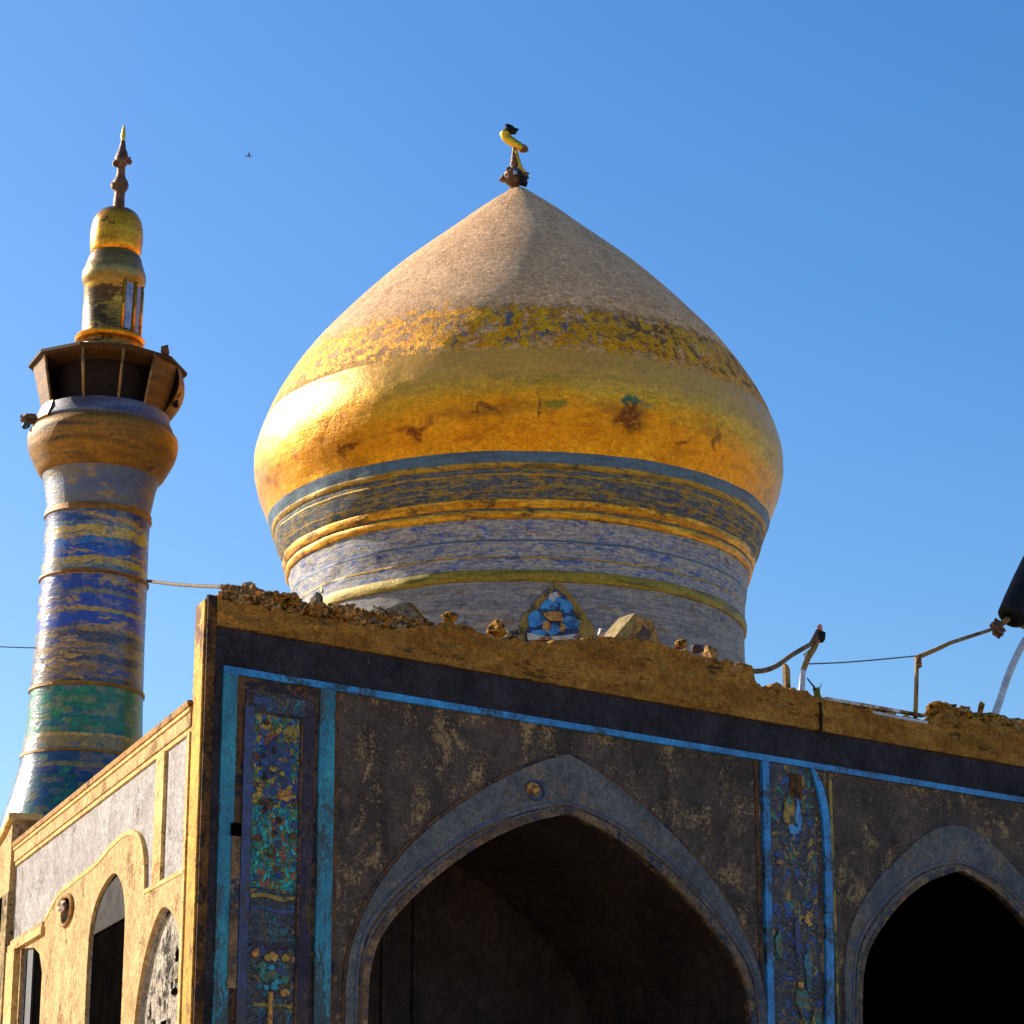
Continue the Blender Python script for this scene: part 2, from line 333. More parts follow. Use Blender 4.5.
M['m_torus'] = mk_band('tarnished_bronze_gold', 1.4, ['6c460e', '946516', '482e12'], 3.5, .5, [('3a2a1c', 3, .6), ('a07c3a', 4, .64)], .45)
M['m_under'] = mk_band('blue_gold_collar', 1.2, ['35405c', '46506a', '6c5a30'], 4, .4, [('8f6e2c', 3.2, .55), ('2c5a54', 3, .62)], ior=1.7)
M['m_ledge'] = mk_band('blue_grey_ledge', 1.3, ['3f4660', '59607a', '3a3240'], 5, .5, [('6a4c3c', 4, .58)])
M['m_panel'] = mk_band('brown_gilded_panel', 1.4, ['553610', '774c14', '38230e'], 2.5, .55, [('2f1f14', 3, .58)], .35)
M['m_core'] = mk_band('dark_gallery_wall', .8, ['1c1410', '2a1c12', '140f0e'], 2, .8)
M['m_canopy'] = mk_band('brown_canopy_board', 1.5, ['3a2612', '523618', '2a1e18'], 2, .7, [('26262e', 2, .56)])
M['m_gold'] = mk_band('polished_gold', .6, ['cc8010', 'ec9e1c', '985c0e'], 2.2, .28, [('5c3810', 3, .56)], .7, bmp=.35)
M['m_lantern'] = mk_band('tarnished_gold_lantern', .6, ['8e6420', 'bb8c34', '5a3c12'], 1.6, .25, [('38220f', 2.2, .50), ('b8a070', 2.3, .62)], .6, bmp=.5)
M['m_collar'] = mk_band('silvered_collar', .6, ['8a6c30', 'ab8c4c', '6c5020'], 2, .3, None, .6, bmp=.4)
M['spire'] = weathered('rusty_bronze', '4a3222', '6a4a34', 6, .5, 20, '7d5636', .6, .8, .02, metal=.4)
M['gilt'] = weathered('bright_gilt', 'c79818', 'e6c23c', 6, .35, 20, metal=.7, grain=.2)
M['black_metal'] = weathered('black_metal', '0e0d0e', '171514', 6, .6, 20, grain=.2, bump=.15, bd=.004)
M['pale_metal'] = weathered('pale_grey_tube', '9aa3ae', 'b8bec6', 6, .45, 20, grain=.3, bump=.15, bd=.004)
M['wood'] = weathered('weathered_timber', '86663c', 'a5834f', 4, .85, 20, '5a4028', .6, .6, .02, stretch=(1, 1, .3))
M['cable'] = weathered('brown_cable', '5c4a38', '7d6648', 6, .8, 25)
M['cable_grey'] = weathered('grey_cable', '4c535e', '6a717c', 6, .8, 25)
M['pink'] = weathered('red_plastic_cap', 'c7584a', 'd87a68', 6, .5, 25)
M['glass_blue'] = weathered('blue_glass_window', '5c6c9c', '8c9cc4', 3, .12, 25, ior=1.6, grain=.2)
M['leaf'] = weathered('dry_green_leaf', '5c5220', '8a7a34', 6, .7, 25)
M['plume'] = weathered('dark_feather', '4a4e5a', '5c606c', 6, .7, 25)
M['sand'] = weathered('sandy_ground', 'c09c6c', 'd2b080', .05, .95, 3, '8a6c4a', .62, .5, .05)
M['paving'] = weathered('stone_paving', 'ccb28a', 'dcc49c', .8, .9, 8, '7c6c56', .64, .5, .02)

# ------------------------------------------------------------------ mesh helpers
def tag(o, label=None, cat=None, group=None, kind=None):
    for k, v in (('label', label), ('category', cat), ('group', group), ('kind', kind)):
        if v: o[k] = v
    return o
def link(name, me, m=None, parent=None, smooth=False):
    o = bpy.data.objects.new(name, me); COL.objects.link(o)
    if m and me is not None: me.materials.append(m)
    if parent: o.parent = parent
    if smooth:
        for p in me.polygons: p.use_smooth = True
    return o
def from_bm(name, bm, m=None, parent=None, smooth=False, recalc=True):
    if recalc: bmesh.ops.recalc_face_normals(bm, faces=bm.faces)
    me = bpy.data.meshes.new(name); bm.to_mesh(me); bm.free()
    return link(name, me, m, parent, smooth)
def empty(name, loc, rz=0): 
    o = bpy.data.objects.new(name, None); COL.objects.link(o); o.location = loc; o.rotation_euler = (0, 0, rz); o.empty_display_size = .3
    return o
def prism(name, outer, d0, d1, m, parent, holes=(), bev=0):
    """polygon in the local XZ plane, extruded along local Y from d0 to d1"""
    loops = [list(outer)] + [list(h) for h in holes]
    pts = [p for l in loops for p in l]
    tris = tessellate_polygon([[Vector((x, z, 0)) for x, z in l] for l in loops])
    bm = bmesh.new()
    A = [bm.verts.new((x, d0, z)) for x, z in pts]; B = [bm.verts.new((x, d1, z)) for x, z in pts]
    for t in tris:
        try: bm.faces.new([A[i] for i in t]); bm.faces.new([B[i] for i in reversed(t)])
        except ValueError: pass
    k = 0
    for l in loops:
        n = len(l)
        for i in range(n):
            a, b = k + i, k + (i + 1) % n
            try: bm.faces.new((A[a], A[b], B[b], B[a]))
            except ValueError: pass
        k += n
    return from_bm(name, bm, m, parent)
def rect(x0, z0, x1, z1): return [(x0, z0), (x1, z0), (x1, z1), (x0, z1)]
def lathe(name, prof, m, parent, seg=96, a0=0, a1=360, ccen=(0, 0), smooth=True, wob=0):
    bm = bmesh.new(); full = abs(a1 - a0) >= 359.9; n = seg if full else seg + 1
    rings = []
    for r, z in prof:
        ring = []
        for i in range(n):
            a = R(a0 + (a1 - a0) * i / seg)           # angle measured from the front (-Y), towards +X
            sx, sy = math.sin(a), -math.cos(a); rr, z_ = r, z
            if wob:
                q_ = Vector((sx * 5, sy * 5, z * 1.5)); rr = r + wob * (mnoise.noise(q_ * 1.3) + .7 * mnoise.noise(q_ * 3.1)); z_ = z + wob * .9 * mnoise.noise(q_ * 1.1 + Vector((9, 0, 0)))
            ring.append(bm.verts.new((ccen[0] + rr * sx, ccen[1] + rr * sy, z_)))
        rings.append(ring)
    for p, q in zip(rings, rings[1:]):
        for i in range(seg):
            j = (i + 1) % n
            bm.faces.new((p[i], p[j], q[j], q[i]))
    o = from_bm(name, bm, m, parent, smooth)
    if smooth:
        try: o.data.set_sharp_from_angle(angle=R(38))
        except Exception: pass
    return o
def tube(bm, pts, r, seg=8, r1=None, cap=True):
    pts = [Vector(p) for p in pts]; rings = []; prev = None
    for i, p in enumerate(pts):
        d = (pts[min(i + 1, len(pts) - 1)] - pts[max(i - 1, 0)]).normalized()
        if prev is None:
            up = Vector((0, 0, 1)) if abs(d.z) < .9 else Vector((1, 0, 0)); a = d.cross(up).normalized()
        else: a = (prev - d * prev.dot(d)).normalized()
        prev = a; b = d.cross(a)
        rr = r if r1 is None else r + (r1 - r) * i / (len(pts) - 1)
        rings.append([bm.verts.new(p + a * rr * math.cos(2 * math.pi * k / seg) + b * rr * math.sin(2 * math.pi * k / seg)) for k in range(seg)])
    for p, q in zip(rings, rings[1:]):
        for k in range(seg): bm.faces.new((p[k], p[(k + 1) % seg], q[(k + 1) % seg], q[k]))
    if cap:
        bm.faces.new(rings[0][::-1]); bm.faces.new(rings[-1])
def tube_obj(name, pts, r, m, parent=None, r1=None, seg=8):
    bm = bmesh.new(); tube(bm, pts, r, seg, r1); return from_bm(name, bm, m, parent, True)
def smooth_path(pts, n=6):
    out = []; P = [Vector(p) for p in pts]
    for i in range(len(P) - 1):
        p0, p1, p2, p3 = P[max(i - 1, 0)], P[i], P[i + 1], P[min(i + 2, len(P) - 1)]
        for k in range(n):
            t = k / n
            out.append(.5 * ((2 * p1) + (p2 - p0) * t + (2 * p0 - 5 * p1 + 4 * p2 - p3) * t * t + (3 * p1 - p0 - 3 * p2 + p3) * t ** 3))
    out.append(P[-1]); return out
def curve2(pts, n=6):
    return [(v.x, v.z) for v in smooth_path([(x, 0, z) for x, z in pts], n)]
def chunk_mesh(name, size, seed, m, jag=.35, sub=2):
    """an irregular broken lump"""
    bm = bmesh.new(); bmesh.ops.create_icosphere(bm, subdivisions=sub, radius=1)
    for v in bm.verts:
        d = v.co.normalized(); cube = 1 / max(abs(d.x), abs(d.y), abs(d.z))
        n = mnoise.noise(d * 1.3 + Vector((seed * 7.1, seed, 0))) + .5 * mnoise.noise(d * 3.4 + Vector((0, seed * 3.3, 1))) + (.45 * mnoise.noise(d * 8 + Vector((seed, 0, 9))) if sub > 2 else 0)
        v.co = d * (1 * .45 + cube * .55) * (1 + jag * n * 1.5)
        v.co = Vector((v.co.x * size[0], v.co.y * size[1], v.co.z * size[2]))
    bmesh.ops.recalc_face_normals(bm, faces=bm.faces)
    me = bpy.data.meshes.new(name); bm.to_mesh(me); bm.free(); me.materials.append(m)
    return me

# ------------------------------------------------------------------ ground
bm = bmesh.new(); S = 1500
bm.faces.new([bm.verts.new(p) for p in ((-S, -S, 0), (S, -S, 0), (S, S, 0), (-S, S, 0))])
tag(from_bm('ground', bm, M['sand']), kind='structure')
bm = bmesh.new()
bm.faces.new([bm.verts.new(p) for p in ((-30, -15, .004), (45, -15, .004), (45, 60, .004), (-30, 60, .004))])
tag(from_bm('pavement', bm, M['paving']), kind='structure')

# ------------------------------------------------------------------ the shrine building
B = empty('shrine_building', (CX, CY, 0), math.atan2(U.y, U.x))
tag(B, 'dark tiled shrine building with two pointed arches, blue trim and a sunlit cream side wall', 'building')
SLAB = .45; LEN = 19.0; TOPW = 9.58
def sym(c, prof, zb):
    """arch outline, left foot to right foot, from half profile (dx, z) apex last"""
    p = curve2(prof, 5)
    L = [(c - dx, z) for dx, z in p]; Rr = [(c + dx, z) for dx, z in reversed(p[:-1])]
    return [(c - prof[0][0], zb)] + L + Rr + [(c + prof[0][0], zb)]
A1c, A2c = 5.89, 13.79
a1_in = [(3.34, 4.9), (3.30, 5.45), (3.08, 5.95), (2.46, 6.56), (1.62, 7.15), (.85, 7.53), (.25, 7.72), (0, 7.79)]
a1_out = [(3.67, 4.9), (3.64, 5.5), (3.40, 6.17), (2.84, 6.93), (2.02, 7.62), (1.17, 8.14), (.5, 8.45), (0, 8.62)]
a2_in = [(2.32, 5.2), (2.19, 6.2), (1.6, 6.93), (.9, 7.43), (.3, 7.66), (0, 7.74)]
a2_out = [(2.66, 5.2), (2.57, 6.4), (2.03, 7.27), (1.12, 8.0), (.6, 8.31), (.22, 8.43), (0, 8.45)]
O1, I1, O2, I2 = sym(A1c, a1_out, 0), sym(A1c, a1_in, 0), sym(A2c, a2_out, 0), sym(A2c, a2_in, 0)
lift = lambda L: [(x, max(z, .02)) for x, z in L]
prism('front_wall', [(0, 0), (I1[0][0], 0)] + I1[1:-1] + [(I1[-1][0], 0), (I2[0][0], 0)] + I2[1:-1] + [(I2[-1][0], 0), (LEN, 0), (LEN, TOPW), (0, TOPW)], 0, SLAB, M['facade'], B)
for v in B.children[0].data.vertices:
    if v.co.x < .01: v.co.x += v.co.y * .31
def arch_band(name, out, inn, d0, d1, m): return prism(name, out + inn[::-1], d0, d1, m, B)
def grow(prof, k): return [(dx + (k if i < len(prof) - 1 else 0), z + (k * 1.1 if i >= len(prof) - 3 else k * .6)) for i, (dx, z) in enumerate(prof)]
def shrink_band(c, i_prof, k):
    return sym(c, [(dx + (k if z < 6.9 else k * .55) if dx > 0 else 0, z + (0 if z < 5.3 else k * (.5 if dx > 2 else .95))) for dx, z in i_prof], 0)
R1, R2 = shrink_band(A1c, a1_in, .10), shrink_band(A2c, a2_in, .07)
ab1 = arch_band('arch_band', O1, R1, -.035, .0, M['slate'])
arch_band('arch_rim', R1, I1, -.055, .06, M['rim'])
o_ = arch_band('arch_band', O2, R2, -.035, .0, M['slate']); o_['label'] = 'slate blue band of the right hand arch'
arch_band('arch_rim', R2, I2, -.045, .06, M['rim'])
def thin_line(c, prof, k, wd):
    a = sym(c, [(dx + k if dx > 0 else 0, z + k * .8 * (0 if z < 5.3 else 1)) for dx, z in prof], 0)
    b = sym(c, [(dx + k + wd if dx > 0 else 0, z + (k + wd) * .8 * (0 if z < 5.3 else 1)) for dx, z in prof], 0)
    return b, a
prism('arch_bead', sum([list(thin_line(A1c, a1_out, .005, .035)[0]), list(thin_line(A1c, a1_out, .005, .035)[1])[::-1]], []), -.02, 0, M['frame_brown'], B)
for c__, pr__ in ((A1c, a1_in), (A2c, a2_in)):
    for k__, w__, m__ in ((.125, .02, 'frame_brown'), (.19, .014, 'frame_navy')):
        a__, b__ = thin_line(c__, pr__, k__, w__)
        prism('arch_bead', list(a__) + list(b__)[::-1], -.043, -.033, M[m__], B)
# deep pointed niches behind the openings
def niche(name, I, depth, m):
    g = [(x - (.012 if x > (I[0][0] + I[-1][0]) / 2 else -.012), z - (.012 if z > 0 else 0)) for x, z in I]
    bm = bmesh.new(); a = [bm.verts.new((x, .062, z)) for x, z in g]; b = [bm.verts.new((x, depth, z)) for x, z in g]
    for i in range(len(g) - 1): bm.faces.new((a[i], a[i + 1], b[i + 1], b[i]))
    bm.faces.new(b)
    return from_bm(name, bm, m, B)
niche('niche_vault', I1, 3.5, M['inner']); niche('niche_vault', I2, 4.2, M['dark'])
def arch_h(x, I):
    for (a, za), (b, zb) in zip(I, I[1:]):
        if a <= x <= b and b > a: return za + (zb - za) * (x - a) / (b - a)
    return 4.9
for x in (2.85, 3.2, 3.6, 3.95, 4.4, 4.75, 5.25, 5.8):
    wd0 = random.uniform(.07, .15)
    prism('wall_rib', [(x, .5), (x + wd0, .5), (x + wd0, arch_h(x, I1) - .05), (x, arch_h(x, I1) - .06)], 3.45, 3.5, M['inner'], B)

def blob(name, cx, cz, rx, rz, seed, m, d0=-.045, d1=-.02, n=26, par=None, amp=.35):
    p = []
    for i in range(n):
        a = 2 * math.pi * i / n
        k = 1 + amp * mnoise.noise(Vector((math.cos(a) * 1.6 + seed * 5.3, math.sin(a) * 1.6, seed)))* 1.6
        p.append((cx + rx * k * math.cos(a), cz + rz * k * math.sin(a)))
    if d1 > -.035: d0 = (-.038 if cx < 2 else -.0255) - .00035 * (seed % 61)
    return prism(name, p, d0, d1, m, par or B)
# navy frieze, blue trim, pilasters
prism('navy_frieze', rect(.12, 9.07, LEN, 9.56), -.03, 0, M['navy'], B)
prism('navy_border', rect(.12, 0, .245, 9.07), -.03, 0, M['navy'], B)
prism('blue_trim', rect(.25, 8.975, LEN, 9.065), -.06, 0, M['blue'], B)
prism('teal_trim', rect(.25, 0, .46, 8.972), -.058, 0, M['teal'], B)
prism('teal_trim', [(1.73, 0), (1.98, 0), (1.955, 8.972), (1.72, 8.972)], -.058, 0, M['teal'], B)
prism('blue_trim', [(9.50, 0), (9.63, 0), (9.70, 8.972), (9.57, 8.972)], -.058, 0, M['blue'], B)
prism('blue_trim', curve2([(10.66, 0), (10.70, 4.5), (10.78, 6.6), (10.80, 8.0), (10.72, 8.6), (10.56, 8.97)], 6) + curve2([(10.66, 8.972), (10.86, 8.62), (10.94, 8.0), (10.93, 6.6), (10.87, 4.5), (10.84, 0)], 6), -.05, 0, M['blue'], B)
prism('bay_border', rect(9.44, 0, 9.50, 8.97), -.02, 0, M['frame_brown'], B)
prism('bay_border', rect(1.985, 0, 2.05, 8.97), -.02, 0, M['frame_brown'], B)
prism('bay_border', rect(10.97, 0, 11.03, 8.97), -.02, 0, M['olive_gold'], B)
prism('bay_border', rect(16.55, 0, 16.6, 8.97), -.02, 0, M['frame_brown'], B)
prism('blue_trim', rect(16.62, 0, 16.75, 8.972), -.055, 0, M['blue'], B)
prism('blue_trim', rect(17.75, 0, 17.9, 8.972), -.055, 0, M['blue'], B)
prism('pilaster_panel', rect(16.75, 0, 17.75, 8.97), -.02, 0, M['mosaic_right'], B)
# left pilaster
prism('pilaster_ground', rect(.46, 0, 1.72, 8.97), -.018, 0, M['frame_brown'], B)
prism('pilaster_frame', rect(.60, 0, 1.66, 8.82), -.04, -.018, M['frame_dark'], B, holes=[rect(.74, .5, 1.43, 8.52)])
prism('pilaster_stile', rect(.585, 0, .725, 8.6), -.055, -.04, M['frame_navy'], B)
prism('pilaster_stile', rect(1.44, 0, 1.47, 8.5), -.05, -.04, M['frame_brown'], B)
prism('head_panel', rect(.70, 8.56, 1.5, 8.78), -.046, -.04, M['mosaic_low'], B)
blob('mosaic_flower', .86, 8.68, .13, .08, 301, M['frame_navy'], -.052, -.04)
prism('mosaic_panel', rect(.74, 7.35, 1.43, 8.52), -.03, -.018, M['mosaic_top'], B)
prism('mosaic_panel', rect(.74, 6.32, 1.43, 7.348), -.034, -.018, M['mosaic_teal'], B)
o_ = prism('mosaic_panel', rect(.74, .5, 1.43, 6.318), -.028, -.018, M['mosaic_low'], B); o_['label'] = 'dull lower mosaic panel'
# bird-like blue bouquet and leaves of the upper mosaic
blob('mosaic_flower', 1.08, 7.93, .25, .22, 1, M['glaze_navy']); blob('mosaic_flower', 1.12, 8.17, .11, .09, 2, M['glaze_navy'], -.05)
blob('mosaic_flower', 1.25, 7.72, .10, .16, 3, M['glaze_navy']); blob('mosaic_leaf', .92, 8.33, .13, .07, 4, M['olive_gold']); blob('mosaic_leaf', 1.28, 8.3, .11, .12, 5, M['olive_gold'])
blob('mosaic_leaf', .86, 7.62, .08, .09, 6, M['olive_gold']); blob('mosaic_leaf', 1.22, 7.52, .13, .07, 7, M['glaze_amber']); blob('mosaic_leaf', .95, 7.38, .12, .06, 8, M['frame_brown'])
for i in range(26):
    x, z = random.uniform(.8, 1.38), random.uniform(6.45, 7.3)
    blob('mosaic_leaf', x, z, random.uniform(.03, .075), random.uniform(.03, .06), i + 20, random.choice([M['glaze_green'], M['teal'], M['glaze_navy'], M['glaze_green'], M['frame_brown']]), -.048, -.03, 12)
# faded lower ornament: bands, vase and stem
for z, mm in ((6.18, 'olive_gold'), (6.02, 'frame_navy'), (5.86, 'mosaic_low'), (5.58, 'frame_dark')):
    prism('ornament_band', curve2([(.76, z), (.95, z + .03), (1.2, z - .01), (1.41, z + .03)], 4) + curve2([(1.41, z + .07), (1.2, z + .05), (.95, z + .08), (.76, z + .05)], 4), -.042, -.025, M[mm], B)
for i in range(7): blob('mosaic_leaf', .85 + .09 * i, 5.5 + .05 * math.sin(i * 2), .055, .05, 60 + i, M[('glaze_amber', 'frame_navy', 'olive_gold')[i % 3]], -.046, -.025, 10)
for i in range(14):
    blob('mosaic_leaf', 1.08 + random.uniform(-.22, .22), 5.22 + random.uniform(-.13, .15), random.uniform(.04, .09), random.uniform(.03, .07), 140 + i, random.choice([M['glaze_green'], M['glaze_green'], M['teal'], M['frame_navy']]), -.04 - .001 * i, -.025, 10)
for i in range(30):
    blob('mosaic_leaf', random.uniform(.79, 1.38), random.uniform(7.4, 8.47), random.uniform(.025, .07), random.uniform(.02, .055), 160 + i, random.choice([M['glaze_navy'], M['olive_gold'], M['frame_navy'], M['olive_gold'], M['glaze_green'], M['frame_brown']]), -.050 - .0006 * i, -.03, 10)
blob('mosaic_leaf', 1.3, 5.05, .07, .05, 72, M['glaze_amber'], -.046, -.025, 12)
prism('mosaic_stem', rect(1.06, 3.9, 1.12, 5.04), -.045, -.025, M['glaze_amber'], B)
prism('mosaic_stem', rect(.84, 4.86, 1.4, 4.90), -.041, -.025, M['olive_gold'], B)
# grey lath in the left teal strip with a black clamp
prism('conduit', rect(.44, 5.05, .56, 6.95), -.075, -.05, M['rim'], B)
prism('conduit_clamp', rect(.42, 6.92, .56, 7.08), -.085, -.05, M['dark'], B)
# right pilaster
prism('pilaster_panel', rect(9.70, 0, 10.66, 8.97), -.02, 0, M['mosaic_right'], B)
prism('panel_recess', rect(10.14, 8.5, 10.4, 8.86), -.028, -.02, M['edge_dark'], B)
blob('mosaic_flower', 10.12, 8.25, .12, .25, 81, M['olive_gold'], -.045, -.02); blob('mosaic_leaf', 10.3, 8.22, .06, .2, 82, M['glaze_blue'], -.05, -.02)
blob('mosaic_leaf', 10.2, 8.02, .12, .06, 83, M['glaze_blue'], -.05, -.02); blob('mosaic_leaf', 10.12, 8.42, .06, .06, 84, M['glaze_green'], -.055, -.02)
blob('mosaic_leaf', 9.87, 7.62, .07, .06, 85, M['glaze_navy'], -.04, -.02); blob('mosaic_leaf', 9.9, 7.5, .08, .04, 86, M['glaze_amber'], -.04, -.02)
blob('mosaic_leaf', 10.45, 6.72, .07, .11, 87, M['glaze_amber'], -.045, -.02); blob('mosaic_leaf', 10.25, 6.75, .09, .09, 88, M['olive_gold'], -.045, -.02)
blob('mosaic_leaf', 10.2, 6.45, .05, .35, 89, M['frame_navy'], -.04, -.02); blob('mosaic_leaf', 10.4, 6.0, .06, .25, 90, M['teal'], -.04, -.02)
blob('mosaic_leaf', 9.83, 6.3, .07, .2, 91, M['glaze_green'], -.03, -.02)
blob('mosaic_flower', 10.25, 5.55, .12, .15, 92, M['glaze_green'], -.045, -.02); blob('mosaic_leaf', 10.24, 5.75, .05, .06, 93, M['glaze_amber'], -.055, -.02)
prism('mosaic_stem', [(10.16, 5.42), (10.2, 5.42), (10.38, 5.1), (10.5, 5.4), (10.54, 5.38), (10.38, 4.98)], -.04, -.02, M['olive_gold'], B)
# boss on the arch band
bs = link('arch_boss', chunk_mesh('arch_boss', (.10, .05, .07), 3, M['glaze_amber'], .2), None, B); bs.location = (*[0] * 0, fw(530, 789)[0], -.06, fw(530, 789)[1])
bm = bmesh.new(); c_ = fw(534, 791)
tube(bm, [(c_[0] + .15 * math.cos(R(a)), -.045, c_[1] + .13 * math.sin(R(a))) for a in range(-140, 150, 12)], .02, 6)
from_bm('boss_ring', bm, M['frame_navy'], B, True)
# corner strips of the portal slab
prism('corner_strip', rect(-.01, 0, .118, 9.95), -.05, 0, M['edge_dark'], B)

# ---- mud coping with ragged top
trace = [(215, 597), (222, 601), (297, 616), (390, 630), (425, 627), (449, 622), (470, 630), (493, 638), (533, 643), (570, 641), (601, 637), (640, 641), (665, 647), (700, 657), (715, 661), (735, 663), (749, 666), (752, 683), (757, 687), (775, 685), (800, 692), (830, 703), (870, 710), (925, 722), (935, 714), (980, 722), (1024, 733)]
tr = [fw(*p) for p in trace]; tr[0] = (.0, tr[0][1]); tr.append((LEN, 10.1))
def top_z(s):
    for (a, za), (b, zb) in zip(tr, tr[1:]):
        if a <= s <= b: return za + (zb - za) * (s - a) / max(b - a, 1e-6)
    return tr[-1][1]
def ragged(name, s0, s1, zb, ztop, d0, d1, m, parent, step=.045, amp=.05, rows=7):
    bm = bmesh.new(); n = int((s1 - s0) / step); prev = None; deps = [d0 + (d1 - d0) * k / 4 for k in range(5)]
    for i in range(n + 1):
        s = s0 + (s1 - s0) * i / n
        zt = ztop(s) + amp * mnoise.noise(Vector((s * 5, 0, 3))) + amp * .8 * mnoise.noise(Vector((s * 14, 4, 1)))
        colv = []
        for k in range(rows):
            z = zb + (zt - zb) * k / (rows - 1)
            dd = .035 * mnoise.noise(Vector((s * 4, z * 6, 0))) if 0 < k else 0
            colv.append(bm.verts.new((s, d0 + dd, z)))
        for d in deps[1:]:
            colv.append(bm.verts.new((s, d, zt + .05 * mnoise.noise(Vector((s * 7, d * 9, 2))))))
        colv.append(bm.verts.new((s, d1, zb)))
        if prev:
            for k in range(len(colv) - 1): bm.faces.new((prev[k], colv[k], colv[k + 1], prev[k + 1]))
            bm.faces.new((prev[-1], colv[-1], colv[0], prev[0]))
        else: bm.faces.new(colv)
        prev = colv
    bm.faces.new(prev[::-1])
    return from_bm(name, bm, m, parent)
mc = ragged('mud_coping', .12, LEN, TOPW - .01, top_z, -.07, .50, M['coping'], B)
for v in mc.data.vertices:
    v.co.x += max(v.co.y, 0) * .31
s_c = fw(815, 705)[0]
prism('coping_crack', [(s_c, 9.56), (s_c + .02, 9.56), (s_c + .045, 9.78), (s_c + .025, 10.0), (s_c + .0, 10.0), (s_c + .015, 9.8)], -.115, 0, M['crack'], B)

# ---- side wall (local X runs back along the wall, local Y points outwards)
SW = empty('side_wall_frame', (0, 0, 0)); bpy.data.objects.remove(SW)
side_rot = math.atan2(W.y, W.x) - math.atan2(U.y, U.x)
def sprism(name, outer, d0, d1, m, holes=(), par=None):
    # d measured outwards from the wall face
    o = prism(name, outer, d0, d1, m, par or B, holes)
    if not par: o.rotation_euler = (0, 0, side_rot)
    return o
SL = 26.0
win = [(3.72, 3.0), (3.72, 6.1)] + curve2([(3.72, 6.1), (3.78, 6.5), (4.05, 6.85), (4.55, 7.06), (5.2, 6.98), (5.75, 6.75), (6.02, 6.4), (6.08, 5.9)], 5)[1:] + [(6.08, 3.0)]
nich = [(.5, 3.0), (.5, 5.5)] + curve2([(.5, 5.5), (.85, 5.95), (1.6, 6.2), (2.3, 5.85), (2.75, 5.3), (2.95, 4.8)], 5)[1:] + [(2.98, 3.0)]
win2 = [(9.42, 3.0), (9.42, 6.2), (9.7, 6.52), (10.2, 6.68), (11.25, 6.78), (11.3, 3.0)]
ocu = [(7.72 + .46 * math.cos(R(a)), 6.93 + .2 * math.sin(R(a))) for a in range(0, 360, 15)]
cream_top = [(.45, 6.5), (1.42, 6.5), (2.62, 6.52)] + curve2([(2.66, 6.6), (2.75, 7.0), (3.1, 7.32), (3.8, 7.48), (4.7, 7.46), (5.8, 7.34), (7.2, 7.30), (8.4, 7.25), (9.2, 7.05), (9.7, 6.92), (10.2, 6.98)], 5) + [(12.35, 6.98)]
sprism('side_wall', [(SLAB, 0), (SL, 0), (SL, 8.3)] + [(SLAB, 8.3)], -.4, 0, M['plaster'], [win, nich, win2, ocu])
sprism('cream_facing', cream_top + [(12.35, 0), (SLAB, 0)], -.001, .05, M['cream'], [win, nich, win2, ocu])
# yellow moulding that follows the top of the cream facing
def ribbon(name, path, wd, d0, d1, m):
    up = [(x, z + wd) for x, z in path]
    return sprism(name, path + up[::-1], d0, d1, m)
ribbon('facing_moulding', [(x, z - .01) for x, z in cream_top if x > 2.7 and x < 9.9], .07, .0, .06, M['cream_trim'])
ribbon('facing_moulding', [(SLAB, 6.49), (2.66, 6.51)], .06, .0, .06, M['cream_trim'])
sprism('wall_strip', rect(1.80, 6.56, 2.25, 8.28), .002, .05, M['cream_trim'])
sprism('wall_strip', rect(.46, 3.0, .58, 8.28), .002, .055, M['cream_trim'])
for i, (z0, z1, d, mm) in enumerate(((8.28, 8.35, .03, 'cream_trim'), (8.35, 8.54, .05, 'cream'), (8.54, 8.60, .07, 'cream_trim'), (8.60, 8.68, .09, 'orange_line'))):
    sprism('side_cornice', rect(SLAB, z0, 12.38, z1), -.3, d, M[mm])
sprism('portal_edge', rect(0, 0, SLAB - .002, 9.9), -.12, .03, M['edge_gold'])
# window backs and surrounds
def backing(name, outl, d, m):
    x0 = min(p[0] for p in outl) - .05; x1 = max(p[0] for p in outl) + .05; z1 = max(p[1] for p in outl) + .05
    return sprism(name, rect(x0, 2.9, x1, z1), -d - .05, -d, m)
wn_ = backing('arched_window', win, .02, M['dark'])  # shallow plate, its black stands for the window's shaded depth
sprism('lunette', [(3.8, 6.42), (5.95, 6.42)] + [(5.9, 6.62), (5.6, 6.84), (5.1, 6.96), (4.5, 7.03), (4.1, 6.86), (3.85, 6.62)], -.018, .0, M['lunette'])
sprism('window_bar', rect(3.75, 6.37, 6.05, 6.42), -.018, .01, M['crack'])
backing('blind_niche', nich, .06, M['rough_plaster'])
for i in range(26):
    a = random.uniform(.9, 2.7); z = random.uniform(3.6, 5.9 - abs(a - 1.6) * .5)
    o = link('plaster_flake', chunk_mesh('plaster_flake', (random.uniform(.05, .16), .03, random.uniform(.04, .13)), i + 30, random.choice([M['rough_plaster'], M['rubble_pale'], M['dark']]), .5), None, B)
    v = Matrix.Rotation(side_rot, 3, 'Z') @ Vector((a, -.06, z)); o.location = v; o.rotation_euler = (0, 0, side_rot)
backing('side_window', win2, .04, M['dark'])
sprism('side_window_stile', rect(10.5, 3, 10.95, 6.8), -.035, -.0, M['dark_blue'])
sprism('side_window_stile', rect(9.45, 3, 9.7, 6.5), -.035, -.01, M['dark_blue'])
sprism('window_lintel', rect(9.4, 6.80, 12.2, 6.92), .045, .11, M['cream_trim'])
sprism('window_lintel', rect(9.45, 6.922, 12.15, 7.0), .045, .08, M['cream'])
sprism('window_jamb', rect(11.42, 3, 12.1, 6.80), .05, .14, M['cream_trim'])
sprism('vent_back', rect(7.1, 6.6, 8.4, 7.25), -.14, -.10, M['dark'])
bm = bmesh.new()
